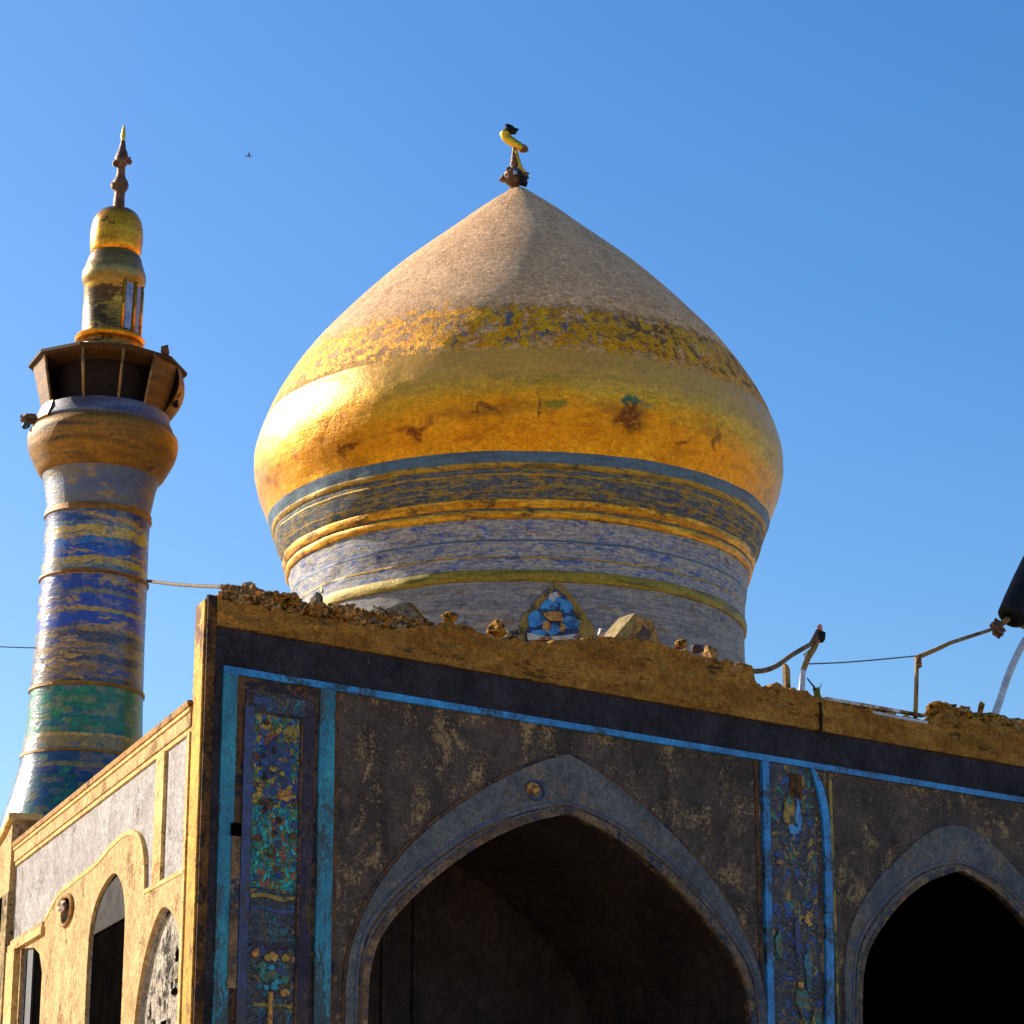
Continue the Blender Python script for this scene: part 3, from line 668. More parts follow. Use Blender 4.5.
tube(bm, [(7.72 + .5 * math.cos(R(a)) , .08, 6.94 + .22 * math.sin(R(a))) for a in range(40, 300, 12)], .045, 7, .02)
o = from_bm('vent_rim', bm, M['rubble'], B, True); o.rotation_euler = (0, 0, side_rot)
o = link('vent_debris', chunk_mesh('vent_debris', (.28, .1, .09), 77, M['spire'], .5), None, B)
o.location = Matrix.Rotation(side_rot, 3, 'Z') @ Vector((7.95, .02, 7.04)); o.rotation_euler = (0, 0, side_rot)
# pier at the far end
sprism('corner_pier', rect(12.4, 0, 17.2, 7.85), -.4, .12, M['pier'])
sprism('corner_pier', [(12.42, 7.853), (17.2, 7.853), (17.2, 8.55), (14.2, 8.72), (13.0, 8.9), (12.42, 9.08)], -.35, .10, M['cream'])
sprism('pier_cap', [(12.40, 9.083), (13.0, 8.903), (14.2, 8.723), (17.2, 8.553), (17.2, 8.66), (14.2, 8.83), (13.0, 9.01), (12.40, 9.19)], -.4, .17, M['cream_trim'])
sprism('pier_recess', rect(12.9, 7.25, 13.6, 7.82), .10, .13, M['dark'])  # flat black plate painted as the shade inside a hole
# roof and remaining walls
rp = [(.31 * SLAB + .06, SLAB), (LEN, SLAB), (LEN + .31 * SL, SL * .955), (.31 * SL * .955 + .06, SL * .955)]
bm = bmesh.new()
lo = [bm.verts.new((x, y, 8.1)) for x, y in rp]; hi = [bm.verts.new((x, y, 8.4)) for x, y in rp]
bm.faces.new(lo[::-1]); bm.faces.new(hi)
for i in range(4): bm.faces.new((lo[i], lo[(i + 1) % 4], hi[(i + 1) % 4], hi[i]))
from_bm('roof', bm, M['roof'], B)
bm = bmesh.new()
pA, pB_, pC = (LEN - .01, SLAB + .01), (LEN + .31 * SL - .02, SL * .955 - .02), (.31 * SL, SL * .955 - .02)
for (a, b) in ((pA, pB_), (pB_, pC)):
    bm.faces.new([bm.verts.new(p) for p in ((*a, 0), (*b, 0), (*b, 8.09), (*a, 8.09))])
from_bm('rear_wall', bm, M['plaster'], B)

# ------------------------------------------------------------------ dome
DX, DY = .135, 50.0
D = empty('dome', (DX, DY, 8.4)); tag(D, 'large onion dome with sandy top, gold bulge and blue grey banded drum', 'dome')
Z0 = 8.4
prof = [(.02, 23.45), (.16, 23.40), (.36, 23.25), (.62, 23.05), (1.00, 22.74), (1.48, 22.32), (2.00, 21.88), (2.57, 21.38), (3.14, 20.82), (3.70, 20.22), (4.22, 19.62), (4.62, 19.05), (4.94, 18.50), (5.15, 18.0), (5.27, 17.6), (5.31, 17.3), (5.29, 17.0), (5.21, 16.65), (5.07, 16.3), (4.92, 15.9), (4.76, 15.5), (4.63, 15.15), (4.55, 14.85), (4.49, 14.4), (4.45, 13.9), (4.43, 12.0), (4.43, 8.4)]
prof = prof[::-1]
fine = [(v.x, v.z) for v in smooth_path([(r, 0, z) for r, z in prof], 5)]
def rz(z):
    for (ra, za), (rb, zb) in zip(fine, fine[1:]):
        if za <= z <= zb: return ra + (rb - ra) * (z - za) / max(zb - za, 1e-6)
    return fine[-1][0]
def zone(name, z0, z1, m, off=0, bulge=0, n=18, par=None, wob=.022):
    P = []
    for i in range(n + 1):
        t = i / n; z = z0 + (z1 - z0) * t
        P.append((rz(z) + off + bulge * math.sin(math.pi * t) ** .7, z))
    P = [(rz(z0) - .12, z0)] + P + [(max(rz(z1) - .12, .01), z1)]
    o = lathe(name, P, m, par or D, 288, wob=wob); o.location = (0, 0, -Z0); return o
def zone_m(mname): return M[mname]
zone('drum_base', 8.4, 13.79, M['d_low'], 0, 0, 10)
zone('olive_ring', 13.79, 14.0, M['d_olive'], .03, .02)
zone('tile_drum', 14.0, 14.93, M['d_tile'], 0)
zone('gold_moulding', 14.93, 15.07, M['d_gold'], .025, .02)
zone('dark_seam', 15.06, 15.12, M['d_grey'], .01, .0)
zone('gold_moulding', 15.11, 15.27, M['d_gold'], .02, .015)
zone('flecked_band', 15.27, 15.80, M['d_grey'], .0, .03)
zone('gold_line', 15.80, 15.90, M['d_goldline'], .012, .01)
zone('gold_line', 15.66, 15.705, M['d_goldline'], .02, .008, 4)
zone('gold_line', 15.56, 15.59, M['d_goldline'], .02, .006, 4)
zone('gold_line', 15.40, 15.43, M['d_goldline'], .02, .006, 4)
zone('tile_course', 14.52, 14.56, M['d_blue'], .006, .0, 4)
zone('tile_course', 14.22, 14.25, M['d_goldline'], .006, .0, 4)
zone('blue_band', 15.90, 16.09, M['d_blue'], .015)
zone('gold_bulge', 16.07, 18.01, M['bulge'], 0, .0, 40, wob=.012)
zone('ornament_band', 18.0, 19.38, M['ornament'], .0, 0, 24, wob=.012)
cone_p = [(rz(19.36) - .003, 19.36)] + [(r, z) for r, z in fine if z > 19.4]
o = lathe('dome_shell', cone_p, M['cone'], D, 144); o.location = (0, 0, -Z0)
# pointed medallion on the drum
def on_drum(ang_x, z, r): return Vector((r * math.sin(ang_x / 4.43), -r * math.cos(ang_x / 4.43), z - Z0))
def drum_poly(name, pts, r0, r1, m, parent, holes=()):
    o = prism(name, pts, 0, 1, m, parent, holes)
    for v in o.data.vertices:
        x, y, z = v.co; p = on_drum(x, z, r0 + (r1 - r0) * (1 - y)); v.co = p
    return o
def dp(px, py):
    d = ray(px, py); t = (DY - 4.48) / d.y
    for _ in range(4):
        x = d.x * t - DX; t = (DY - math.sqrt(max(4.48 ** 2 - x * x, .1))) / d.y
    x = d.x * t - DX; return (4.43 * math.asin(x / 4.48), d.z * t + EYE)
med = curve2([dp(*p) for p in ((517, 650), (519, 626), (529, 609), (543, 594), (556, 581))], 6) + curve2([dp(*p) for p in ((558, 581), (572, 596), (586, 615), (594, 630), (596, 650))], 6)
med_in = curve2([dp(*p) for p in ((527, 648), (528, 626), (537, 611), (547, 598), (555, 590))], 6) + curve2([dp(*p) for p in ((558, 590), (567, 600), (574, 613), (578, 630), (579, 648))], 6)
md = drum_poly('medallion', med, 4.43, 4.50, M['olive_gold'], D)
md2 = drum_poly('medallion_field', med_in, 4.48, 4.515, M['glaze_navy'], md)
for i, (x, y, rx, ry, mm) in enumerate(((537, 622, .15, .14, 'glaze_blue'), (548, 606, .13, .12, 'glaze_blue'), (565, 608, .12, .12, 'glaze_blue'), (569, 624, .15, .13, 'glaze_blue'), (553, 630, .13, .09, 'glaze_blue'), (555, 597, .09, .08, 'white_tile'),
                                       (553, 616, .16, .09, 'glaze_amber'), (546, 627, .06, .12, 'glaze_amber'), (562, 628, .05, .1, 'glaze_amber'), (540, 633, .12, .06, 'glaze_blue'), (558, 601, .07, .05, 'glaze_blue'))):
    c = dp(x, y); n = 7; rx *= 1.15; ry *= 1.1
    pts = [(c[0] + rx * (1 + .75 * mnoise.noise(Vector((k, i * 3.1, 0)) * 1.7)) * math.cos(2 * math.pi * k / n), c[1] + ry * (1 + .75 * mnoise.noise(Vector((k, i * 3.1, 5)) * 1.7)) * math.sin(2 * math.pi * k / n)) for k in range(n)]
    drum_poly('medallion_tile', pts, 4.50, 4.525 + .002 * i, M[mm], md)
drum_poly('medallion_sill', [dp(*p) for p in ((528, 641), (575, 641), (579, 634), (560, 637), (545, 637), (527, 634))], 4.50, 4.57, M['white_tile'], md)
# small slot and patch on the sunlit side of the drum
c = dp(321, 583); drum_poly('drum_slot', rect(c[0] - .05, c[1] - .18, c[0] + .03, c[1] + .18), 4.42, 4.47, M['d_olive'], D)
# finial
FZ = 23.37 - Z0
fin = empty('finial', (0, 0, 0)); fin.parent = D
bpy.data.objects.remove(fin)
ball = lathe('finial', [(.01, -.02), (.1, 0), (.12, .06), (.08, .10), (.14, .15), (.21, .22), (.24, .31), (.21, .40), (.13, .47), (.08, .52), (.07, .56), (.09, .60), (.075, .7), (.05, .85), (.035, .98), (.01, 1.0)], M['spire'], D, 24)
ball.location = (-.09, 0, FZ)
for a, zz, s in ((-80, .28, .09), (60, .2, .1), (95, .36, .09), (20, .3, .07), (-30, .36, .07)):
    o = link('finial_scroll', chunk_mesh('finial_scroll', (s, s * .7, s), int(a + 99), M['black_metal'] if a in (20, 60) else M['spire'], .5), None, ball)
    o.location = (.21 * math.sin(R(a)), -.21 * math.cos(R(a)), zz)
gl = lathe('finial_gem', [(.005, -.04), (.04, -.02), (.055, 0.02), (.04, .06), (.005, .08)], M['glass_blue'], ball, 12); gl.location = (.02, -.25, .3)
tube_obj('finial_stay', [(.03, -.02, .92), (.08, -.03, .72), (.14, -.03, .5), (.22, -.02, .42)], .035, M['gilt'], ball, .05)
bm = bmesh.new(); tube(bm, smooth_path([(-.20, 0, 1.34), (-.16, 0, 1.22), (-.04, 0, 1.12), (.08, 0, 1.04), (.17, 0, .97)], 5), .11, 12, .085)
from_bm('gilt_crescent', bm, M['gilt'], ball, True)
o = link('crescent_tip', chunk_mesh('crescent_tip', (.13, .09, .10), 12, M['black_metal'], .4), None, ball); o.location = (-.07, 0, 1.40); o.rotation_euler = (0, .25, 0)
o = link('crescent_tip', chunk_mesh('crescent_tip', (.09, .08, .08), 15, M['spire'], .3), None, ball); o.location = (.2, .01, .98)

# ------------------------------------------------------------------ minaret
KM = 46 / 48; MX, MY = -8.09 * KM, 46.0
T = empty('minaret', (MX, MY, EYE + (8.4 - EYE) * KM)); T.rotation_euler = (0, R(1.0), R(9.4)); T.scale = (KM,) * 3
tag(T, 'slender minaret with blue and gold glazed bands, dark gallery and gold cupola', 'minaret')
def ml(name, P, m, seg=64, par=None, a0=0, a1=360, smooth=True):
    o = lathe(name, P, m, par or T, seg, a0, a1, smooth=smooth)
    if par is None or par is T: o.location = (0, 0, -Z0)
    return o
sp = [(1.62, 8.4), (1.57, 9.1), (1.47, 9.58), (1.34, 10.05), (1.20, 10.6), (1.125, 11.1), (1.085, 11.6), (1.055, 12.39), (1.03, 13.2), (1.01, 14.4), (.99, 15.3), (1.0, 15.62)]
ml('shaft', [(v.x, v.z) for v in smooth_path([(r, 0, z) for r, z in sp], 5)] , M['shaft'])
ml('shaft_ring', [(1.0, 12.17), (1.09, 12.2), (1.09, 12.26), (1.0, 12.29)], M['m_torus'])
ml('shaft_ring', [(1.0, 10.88), (1.16, 10.93), (1.16, 10.98), (1.0, 11.03)], M['m_torus'])
ml('shaft_ring', [(.95, 15.58), (1.03, 15.63), (1.02, 15.74), (.95, 15.76)], M['m_torus'])
ml('shaft_ring', [(.95, 14.34), (1.045, 14.37), (1.045, 14.41), (.95, 14.44)], M['m_torus'])
ml('collar', [(v.x, v.z) for v in smooth_path([(.98, 0, 15.75), (1.02, 0, 16.0), (1.07, 0, 16.3), (1.14, 0, 16.52)], 5)], M['m_under'])
ml('capital', [(v.x, v.z) for v in smooth_path([(1.0, 0, 16.42), (1.17, 0, 16.5), (1.30, 0, 16.72), (1.41, 0, 16.96), (1.45, 0, 17.2), (1.42, 0, 17.34), (1.3, 0, 17.44), (1.1, 0, 17.45)], 5)], M['m_torus'])
ml('ledge', [(1.1, 17.40), (1.30, 17.44), (1.33, 17.50), (1.27, 17.62), (1.25, 17.76), (1.19, 17.80), (.5, 17.80)], M['m_ledge'])
gc = ml('gallery_wall', [(.95, 17.7), (.95, 18.72)], M['m_core'], 24)
# canopy: faceted board roof
cn = ml('canopy', [(.5, 18.60), (1.46, 18.66), (1.54, 18.70), (1.54, 18.76), (1.42, 18.80), (.95, 18.90), (.55, 19.05)], M['m_canopy'], 10, smooth=False, a0=-57, a1=303)
post_pts = [-57, -20, 11, 37]
for a in post_pts:
    aa = R(a); t = Vector((math.sin(aa), -math.cos(aa), 0))
    pb = t * 1.22 + Vector((0, 0, 17.74 - Z0)); pt = t * 1.46 + Vector((0, 0, 18.74 - Z0))
    tube_obj('gallery_post', [pb, pt], .028, M['wood'], T, .03, 6)
def flare(name, a0, a1, m, seg=3, bul=0):
    P = []
    for i in range(9):
        t = i / 8; P.append((1.20 + .25 * t + bul * math.sin(math.pi * t), 17.72 + .98 * t))
    P += [(r - .05, z) for r, z in reversed(P)]
    return ml(name, P, m, seg, a0=a0, a1=a1, smooth=bul > 0)
flare('gallery_panel', -120, -59, M['m_panel'], 2)
flare('gallery_panel', 38, 66, M['m_panel'], 3, .02)
flare('gallery_panel', 66, 125, M['m_panel'], 12, .17)
flare('gallery_panel', 66, 125, M['m_panel'], 8)
flare('gallery_panel', 125, 240, M['m_panel'], 4)
for i, z in enumerate((17.98, 18.18, 18.38)):
    a = R(72); o = link('panel_boss', chunk_mesh('panel_boss', (.05, .05, .08), i, M['black_metal'], .4), None, T); rr = 1.42 + (.02 if i == 1 else 0)
    o.location = (rr * math.sin(a), -rr * math.cos(a), z - Z0)
o = link('gallery_knob', chunk_mesh('gallery_knob', (.07, .07, .12), 5, M['m_panel'], .25), None, T); a = R(48); o.location = (1.44 * math.sin(a), -1.44 * math.cos(a), 18.86 - Z0)
# pale broken patch and bracket on the sunlit side of the ledge
flp = ml('ledge_patch', [(1.30, 17.40), (1.37, 17.46), (1.31, 17.62), (1.26, 17.78), (1.2, 17.78)], M['m_collar'], 8, a0=-100, a1=-52)
o = link('ledge_bracket', chunk_mesh('ledge_bracket', (.16, .10, .09), 9, M['spire'], .5), None, T); o.location = (-1.42, -.3, 17.52 - Z0)
o = link('ledge_bracket', chunk_mesh('ledge_bracket', (.07, .07, .10), 19, M['teal'], .5), None, T); o.location = (-1.48, -.3, 17.40 - Z0)
# lantern, cupola, spire
ml('lantern', [(.64, 18.95), (.60, 19.1), (.57, 19.16), (.57, 20.45), (.6, 20.5)], M['m_lantern'], 40)
ml('lantern_base', [(.56, 19.24), (.66, 19.27), (.69, 19.33), (.66, 19.38), (.56, 19.40)], M['m_gold'], 40)
for a in (34, 62):
    aa = R(a); o = ml('lantern_window', [(.58, 19.45), (.585, 20.4)], M['glass_blue'], 5, a0=a - 8, a1=a + 8); o.scale = (1, 1, 1)
for a in (22, 48, 75, 100):
    aa = R(a); t = Vector((math.sin(aa), -math.cos(aa), 0)) * .59
    tube_obj('lantern_mullion', [t + Vector((0, 0, 19.4 - Z0)), t + Vector((0, 0, 20.45 - Z0))], .03, M['m_gold'], T, None, 6)
ml('lantern_collar', [(v.x, v.z) for v in smooth_path([(.56, 0, 20.40), (.60, 0, 20.48), (.63, 0, 20.58), (.625, 0, 20.72), (.57, 0, 20.88), (.52, 0, 21.05), (.48, 0, 21.13), (.45, 0, 21.14)], 4)], M['m_collar'], 40)
ml('cupola', [(v.x, v.z) for v in smooth_path([(.46, 0, 21.12), (.50, 0, 21.2), (.52, 0, 21.42), (.515, 0, 21.65), (.47, 0, 21.87), (.37, 0, 22.03), (.22, 0, 22.12), (.10, 0, 22.16)], 4)], M['m_gold'], 40)
ml('spire', [(.12, 22.12), (.105, 22.45), (.11, 22.5), (.155, 22.58), (.175, 22.66), (.15, 22.74), (.10, 22.82), (.085, 22.9), (.08, 23.05), (.12, 23.12), (.15, 23.22), (.13, 23.28), (.11, 23.36), (.07, 23.46), (.05, 23.6), (.03, 23.64)], M['spire'], 16)
ml('spire_tip', [(.03, 23.6), (.05, 23.72), (.035, 23.86), (.004, 24.0)], M['gilt'], 10)
for i, (a, z) in enumerate(((-80, 23.12), (90, 23.2), (10, 23.1), (200, 23.15), (-60, 22.62))):
    o = link('spire_knob', chunk_mesh('spire_knob', (.06, .06, .07), i + 4, M['spire'], .4), None, T); o.location = (.13 * math.sin(R(a)), -.13 * math.cos(R(a)), z - Z0)

# ------------------------------------------------------------------ loose things on the parapet
def wpos(s, y, z):   # building-local to world
    n = Vector((-U.y, U.x)); p = Vector((CX, CY)) + U * s + n * y
    return Vector((p.x, p.y, z))
GR = 'broken bricks lying along the parapet'
def lump(name, px, py, size, seed, m, label, cat, group=None, y=.12, jag=.35, sub=2, rx=0, rest=True):
    s, z = fw(px, py, y)
    o = link(name, chunk_mesh(name, size, seed, m, jag, sub)); o.location = wpos(s, y, z)
    o.rotation_euler = (rx, random.uniform(-.3, .3), math.atan2(U.y, U.x) + random.uniform(-.4, .4))
    tag(o, label, cat, group); return o
L1 = 'rough brown brick fragment in the crumbling row along the left half of the parapet'
x = 224
k = 0
while x < 425:
    dome_low = 592 if x < 290 else 603
    base = 600 + (x - 222) * .165
    hgt = (8.5 if x < 292 else 7 if x < 345 else 6.5 if x < 395 else 7)
    m_ = random.choice([M['rubble'], M['rubble'], M['rubble'], M['rubble_ochre'], M['rubble_pale']])
    sz = random.uniform(.05, .095)
    for lay in range(3 if x < 300 or 330 < x < 420 else 2):
        lump('brick_fragment', x + random.uniform(-2, 2), base - 1 - lay * hgt * .6, (sz * random.uniform(.8, 1.3), sz, sz * random.uniform(.6, .95)), k, random.choice([M['rubble'], M['rubble'], M['coping'], m_]), L1, 'brick', GR, y=random.uniform(.0, .2), jag=.7, sub=3); k += 1
    x += random.uniform(4, 6.5)
L2 = 'small ochre lump on the mud parapet in front of the dome drum'
lump('mud_lump', 497, 629, (.11, .11, .10), 101, M['rubble_ochre'], 'rounded yellowish clod on the parapet just left of the blue medallion', 'rubble', jag=.4)
lump('mud_lump', 512, 636, (.11, .10, .07), 102, M['rubble_pale'], 'flat pale clod against the lower left foot of the blue medallion', 'rubble', jag=.4)
lump('mud_lump', 449, 618, (.10, .1, .07), 103, M['rubble_ochre'], 'bright orange brick bit alone on the parapet left of the yellowish clod', 'brick', jag=.35)
lump('mud_lump', 681, 644, (.09, .08, .07), 104, M['rubble_ochre'], 'smooth amber stone on the parapet right of the tilted masonry wedge', 'stone', jag=.12)
lump('mud_lump', 697, 649, (.09, .09, .07), 105, M['frame_dark'], 'dark plum stone beside the smooth amber stone on the parapet', 'stone', jag=.2)
lump('mud_lump', 711, 654, (.10, .10, .13), 106, M['rubble'], 'upright brown clod at the right end of the parapet stones, below the drum', 'rubble', jag=.45)
lump('mud_lump', 735, 668, (.16, .1, .07), 107, M['rubble'], 'crumbling clod at the parapet corner where the brown cable starts', 'rubble', jag=.6, y=.0)
lump('mud_lump', 601, 633, (.05, .05, .06), 108, M['white_tile'], 'tiny whitish chip between the medallion and the tilted wedge', 'stone', jag=.3)
# tilted masonry wedge
s0, z0 = fw(632, 640, .1)
wd = empty('masonry_wedge', wpos(s0, .1, z0 - .08), math.atan2(U.y, U.x)); tag(wd, 'tilted tent shaped masonry block with an ochre face right of the medallion', 'masonry block')
prism('block', [(-.20, 0), (.02, .44), (.34, .40), (.50, .02), (.42, -.05)], -.08, .3, M['rubble'], wd)
prism('ochre_face', [(-.42, .0), (-.40, .06), (-.02, .46), (.03, .44), (-.19, .0)], -.10, .26, M['olive_gold'], wd)
prism('wedge_crack', [(.0, .1), (.24, .05), (.3, .2), (.15, .3)], -.095, -.08, M['spire'], wd)  # thin brown plate marking a crack in the block
# pale plaster sheet on the rubble row
s0, z0 = fw(402, 612, .25)
pz = empty('plaster_slab', wpos(s0, .25, z0 - .1), math.atan2(U.y, U.x)); tag(pz, 'cream plaster slab with a hole, propped behind the brick fragments', 'slab')
prism('slab', [(-.30, -.12), (-.26, .10), (-.05, .22), (.12, .24), (.30, .10), (.55, -.10), (.5, -.22)], 0, .08, M['rubble_pale'], pz, holes=[[(-.17, 0), (-.1, .09), (-.04, .02), (-.08, -.07)]])
prism('slab_edge', [(.10, .245), (.16, .25), (.42, .02), (.37, .0), (.30, .103)], -.02, .08, M['rubble_ochre'], pz)
tube_obj('prop', [(.38, -.03, .06), (.39, -.03, -.34)], .025, M['rubble_ochre'], pz)
prism('prop_plate', rect(.26, -.02, .5, .02), -.06, .05, M['wood'], pz)
# pale blocks near the left end
for px, py, lb in ((246, 592, 'pale block end showing in the brick pile nearest the left corner'), (294, 603, 'pale grey mortar block at the right end of the taller brick pile'), (316, 604, 'pale grey mortar block standing just left of the lit drum edge')):
    lump('mortar_block', px, py, (.07, .1, .14), px, M['rubble_pale'], lb, 'block', jag=.2)

# brick ridge at the right
def lump2(px, py, sz, seed, m, lb, jag=.3): return lump('ridge_brick', px, py, sz, seed, m, lb, 'brick', 'loose bricks of the ridge at the right end of the parapet', y=.15, jag=jag)
L3 = 'ochre brown brick piled in the broken ridge at the right end of the parapet'
k = 200
for px in range(934, 1060, 11):
    yb = 711 + (px - 934) * .17
    for lay in range(2):
        lump2(px + random.uniform(-3, 3), yb + 5 - lay * 6.5 - (2 if px < 965 else 0), (.16 * random.uniform(.8, 1.2), .15, .08 * random.uniform(.8, 1.3)), k, random.choice([M['rubble_ochre'], M['rubble'], M['rubble_ochre']]), L3); k += 1
lump('ridge_post', 981, 708, (.04, .05, .11), 301, M['rubble_ochre'], 'thin upright ochre stub standing on the brick ridge', 'brick', jag=.2)

# boards on the parapet between twig and pipe
def board(px0, py0, px1, py1, wd_, th, m, y, lb):
    a, b = fw(px0, py0, y), fw(px1, py1, y); A, Bv = wpos(a[0], y, a[1]), wpos(b[0], y, b[1])
    L = (Bv - A).length; o = empty('x', (0, 0, 0)); bpy.data.objects.remove(o)
    bm = bmesh.new(); bmesh.ops.create_cube(bm, size=1); bmesh.ops.scale(bm, vec=(L, wd_, th), verts=bm.verts)
    bmesh.ops.bevel(bm, geom=bm.edges[:], offset=min(th * .2, .01), segments=1, affect='EDGES')
    o = from_bm('plank', bm, m); o.location = (A + Bv) / 2; o.rotation_euler = (Bv - A).to_track_quat('X', 'Z').to_euler()
    tag(o, lb, 'plank'); return o
board(822, 699, 898, 712, .16, .05, M['white_tile'], -.02, 'whitish worn plank lying on the parapet right of the green twig')
board(856, 704, 924, 716, .12, .04, M['wood'], .14, 'brown plank lying higher, behind the whitish plank on the parapet')
board(868, 712, 926, 723, .10, .05, M['pale_metal'], -.04, 'pale grey plank at the foot of the bent timber pole')

# stake
s0, z0 = fw(787, 690, .1)
o = prism('wooden_stake', [(-.05, -.05), (.05, -.05), (.05, .30), (.02, .37), (-.04, .40), (-.05, .33)], -.03, .03, M['wood'], None); o.location = wpos(s0, .1, z0); o.rotation_euler = (0, 0, math.atan2(U.y, U.x))
tag(o, 'short split wooden stake stuck upright in the mud parapet', 'stake')
# twig
def wp(px, py, y=.1):
    s, z = fw(px, py, y); return wpos(s, y, z)
tw = empty('dry_twig', wp(818, 697)); tag(tw, 'thin dark twig with a yellow green leaf tuft on the parapet', 'plant')
inv = lambda e, p: p - Vector(e.location)
tube_obj('stem', [inv(tw, wp(818, 697)), inv(tw, wp(814, 687)), inv(tw, wp(807, 678))], .018, M['black_metal'], tw, .01)
o = link('leaf_tuft', chunk_mesh('leaf_tuft', (.05, .04, .08), 55, M['leaf'], .7), None, tw); o.location = inv(tw, wp(817, 694))
for dx in (-3, 2, 5): tube_obj('leaf', [inv(tw, wp(817, 694)), inv(tw, wp(817 + dx, 688 - abs(dx)))], .018, M['leaf'], tw, .003, 5)

# bent white post with knob
bp = empty('bent_post', wp(801, 695)); tag(bp, 'bent whitish post with a dark knob and red cap, brown cable tied to it', 'post')
I = lambda *a: inv(bp, wp(*a))
tube_obj('lower_tube', smooth_path([I(801, 697), I(802, 684), I(803, 670)], 4), .055, M['pale_metal'], bp, .045, 10)
tube_obj('upper_arm', smooth_path([I(803, 671), I(808, 658), I(814, 648), I(817, 640)], 4), .045, M['wood'], bp, .05, 10)
tube_obj('knob', [I(813, 643), I(816, 637), I(819, 631)], .055, M['spire'], bp, .05)
o = link('knob_cap', chunk_mesh('knob_cap', (.085, .085, .085), 40, M['black_metal'], .12), None, bp); o.location = I(820, 637)
o = link('red_cap', chunk_mesh('red_cap', (.035, .03, .075), 41, M['pink'], .3), None, bp); o.location = I(820, 629)
bm = bmesh.new(); P3 = [I(804, 654), I(811, 648), I(807, 662)]
for y in (0, .02):
    pass
a_ = [bm.verts.new(p) for p in P3]; b_ = [bm.verts.new(p + Vector((-.012, .02, 0))) for p in P3]
bm.faces.new(a_); bm.faces.new(b_[::-1])
for i in range(3): bm.faces.new((a_[i], a_[(i + 1) % 3], b_[(i + 1) % 3], b_[i]))
from_bm('pennant', bm, M['white_tile'], bp)
# brown cable from the parapet corner to the knob
o = tube_obj('brown_cable', smooth_path([wp(738, 667, .05), wp(752, 671, .05), wp(766, 670), wp(778, 665), (wp(792, 655)), wp(813, 643)], 6), .042, M['cable'], None, .036)
tag(o, 'thick brown cable sagging from the parapet corner up to the bent post', 'cable')
o = tube_obj('thin_wire', smooth_path([wp(804, 664), wp(850, 662), wp(916, 656)], 6), .011, M['cable_grey'])
tag(o, 'thin grey wire strung from the bent post to the timber pole', 'wire')
# timber pole with slanted rail
pp = empty('timber_pole', wp(916, 722)); tag(pp, 'slim timber pole with a slanted rail rising to the right towards the black lamp', 'pole')
I = lambda *a: inv(pp, wp(*a))
tube_obj('upright', [I(915, 724), I(916, 700), I(917, 656)], .042, M['wood'], pp, .034, 6)
o = link('joint', chunk_mesh('joint', (.05, .05, .09), 44, M['wood'], .3), None, pp); o.location = I(918, 663)
tube_obj('slanted_rail', [I(916, 658), I(935, 650), I(950, 643), I(990, 630)], .042, M['wood'], pp, .032, 6)
# black lamp
lp = empty('floodlight', wp(998, 628)); tag(lp, 'black floodlight head cut by the right edge of the picture, with a rusty coupling', 'lamp')
I = lambda *a: inv(lp, wp(*a))
o = link('rusty_coupling', chunk_mesh('rusty_coupling', (.10, .09, .12), 47, M['spire'], .5, 3), None, lp); o.location = I(997, 629)
bm = bmesh.new(); hd = [(1003, 622, .09), (1006, 618, .20), (1012, 608, .26), (1022, 592, .30), (1034, 572, .34), (1046, 550, .38), (1050, 543, .34)]
tube(bm, [I(1000 + (a - 1000) * 1.0 + 6, b + 1) for a, b, r in hd], .1, 16)
bm.free()
bm = bmesh.new(); rings = []
axis = (I(1052, 545) - I(1004, 622)).normalized(); n1 = axis.cross(Vector((0, 1, 0))).normalized(); n2 = axis.cross(n1)
for t, r in ((0, .02), (.005, .17), (.06, .24), (.3, .27), (.8, .32), (1.3, .36), (1.42, .36), (1.45, .30), (1.46, .02)):
    c = I(1010, 619) + axis * t
    rings.append([bm.verts.new(c + n1 * r * math.cos(2 * math.pi * k_ / 20) + n2 * r * math.sin(2 * math.pi * k_ / 20)) for k_ in range(20)])
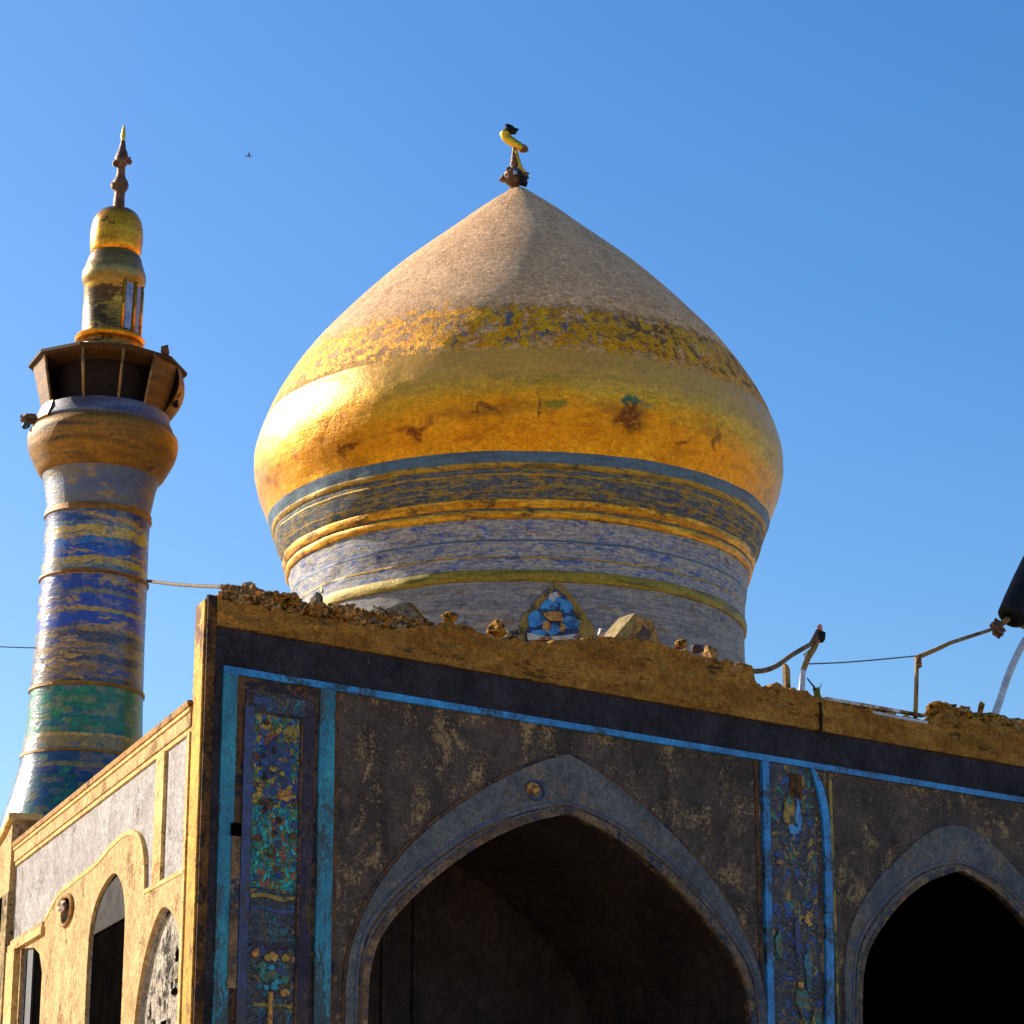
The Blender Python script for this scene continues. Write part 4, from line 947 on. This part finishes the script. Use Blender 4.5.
for a_, b_ in zip(rings, rings[1:]):
    for k_ in range(20): bm.faces.new((a_[k_], a_[(k_ + 1) % 20], b_[(k_ + 1) % 20], b_[k_]))
from_bm('housing', bm, M['black_metal'], lp, False)
tube_obj('bracket', [I(1000, 625), I(1008, 619)], .05, M['wood'], lp)
tube_obj('mount_clamp', [I(1022, 626), I(1030, 630), I(1036, 622)], .04, M['wood'], lp)
# curved pale pipe
cp = tube_obj('curved_pipe', smooth_path([wp(993, 720), wp(999, 703), wp(1006, 682), wp(1014, 662), wp(1025, 641), wp(1040, 625)], 6), .06, M['pale_metal'], None, .06, 12)
tag(cp, 'pale curved metal pipe rising from the brick ridge at the right edge', 'pipe')

# wire from the minaret to the corner and a faint wire leaving to the left
a = at(148, 581, 45.7); b = wp(224, 587, .2)
o = tube_obj('overhead_wire', smooth_path([a, (a * .5 + b * .5) + Vector((0, 0, -.02)), b], 6), .03, M['cable'], None, .024)
tag(o, 'brown wire from the minaret shaft to the left corner of the parapet', 'wire')
a = at(-60, 641, 45.6); b = at(38, 648, 45.6)
o = tube_obj('faint_wire', smooth_path([a, a * .5 + b * .5 + Vector((0, 0, -.03)), b], 6), .010, M['cable_grey']); tag(o, 'faint thin wire leaving the minaret towards the left edge', 'wire')
# distant bird
bc = at(249, 156, 260)
bm = bmesh.new(); tube(bm, [bc + Vector((-.35, 0, -.05)), bc + Vector((-.1, 0, 0)), bc + Vector((.2, .1, .05)), bc + Vector((.42, .1, .06))], .07, 6, .02)
for sgn in (-1, 1):
    P4 = [Vector((.12, 0, .02)), Vector((-.08, 0, 0)), Vector((-.05, sgn * .4, .14)), Vector((.02, sgn * .75, .10)), Vector((.12, sgn * .4, .16))]
    t_ = [bm.verts.new(bc + p) for p in P4]; u_ = [bm.verts.new(bc + p + Vector((0, 0, .02))) for p in P4]
    bm.faces.new(t_); bm.faces.new(u_[::-1])
    for i in range(5): bm.faces.new((t_[i], t_[(i + 1) % 5], u_[(i + 1) % 5], u_[i]))
o = from_bm('bird', bm, M['plume']); tag(o, 'tiny dark bird gliding in the sky between the minaret and the dome', 'bird')
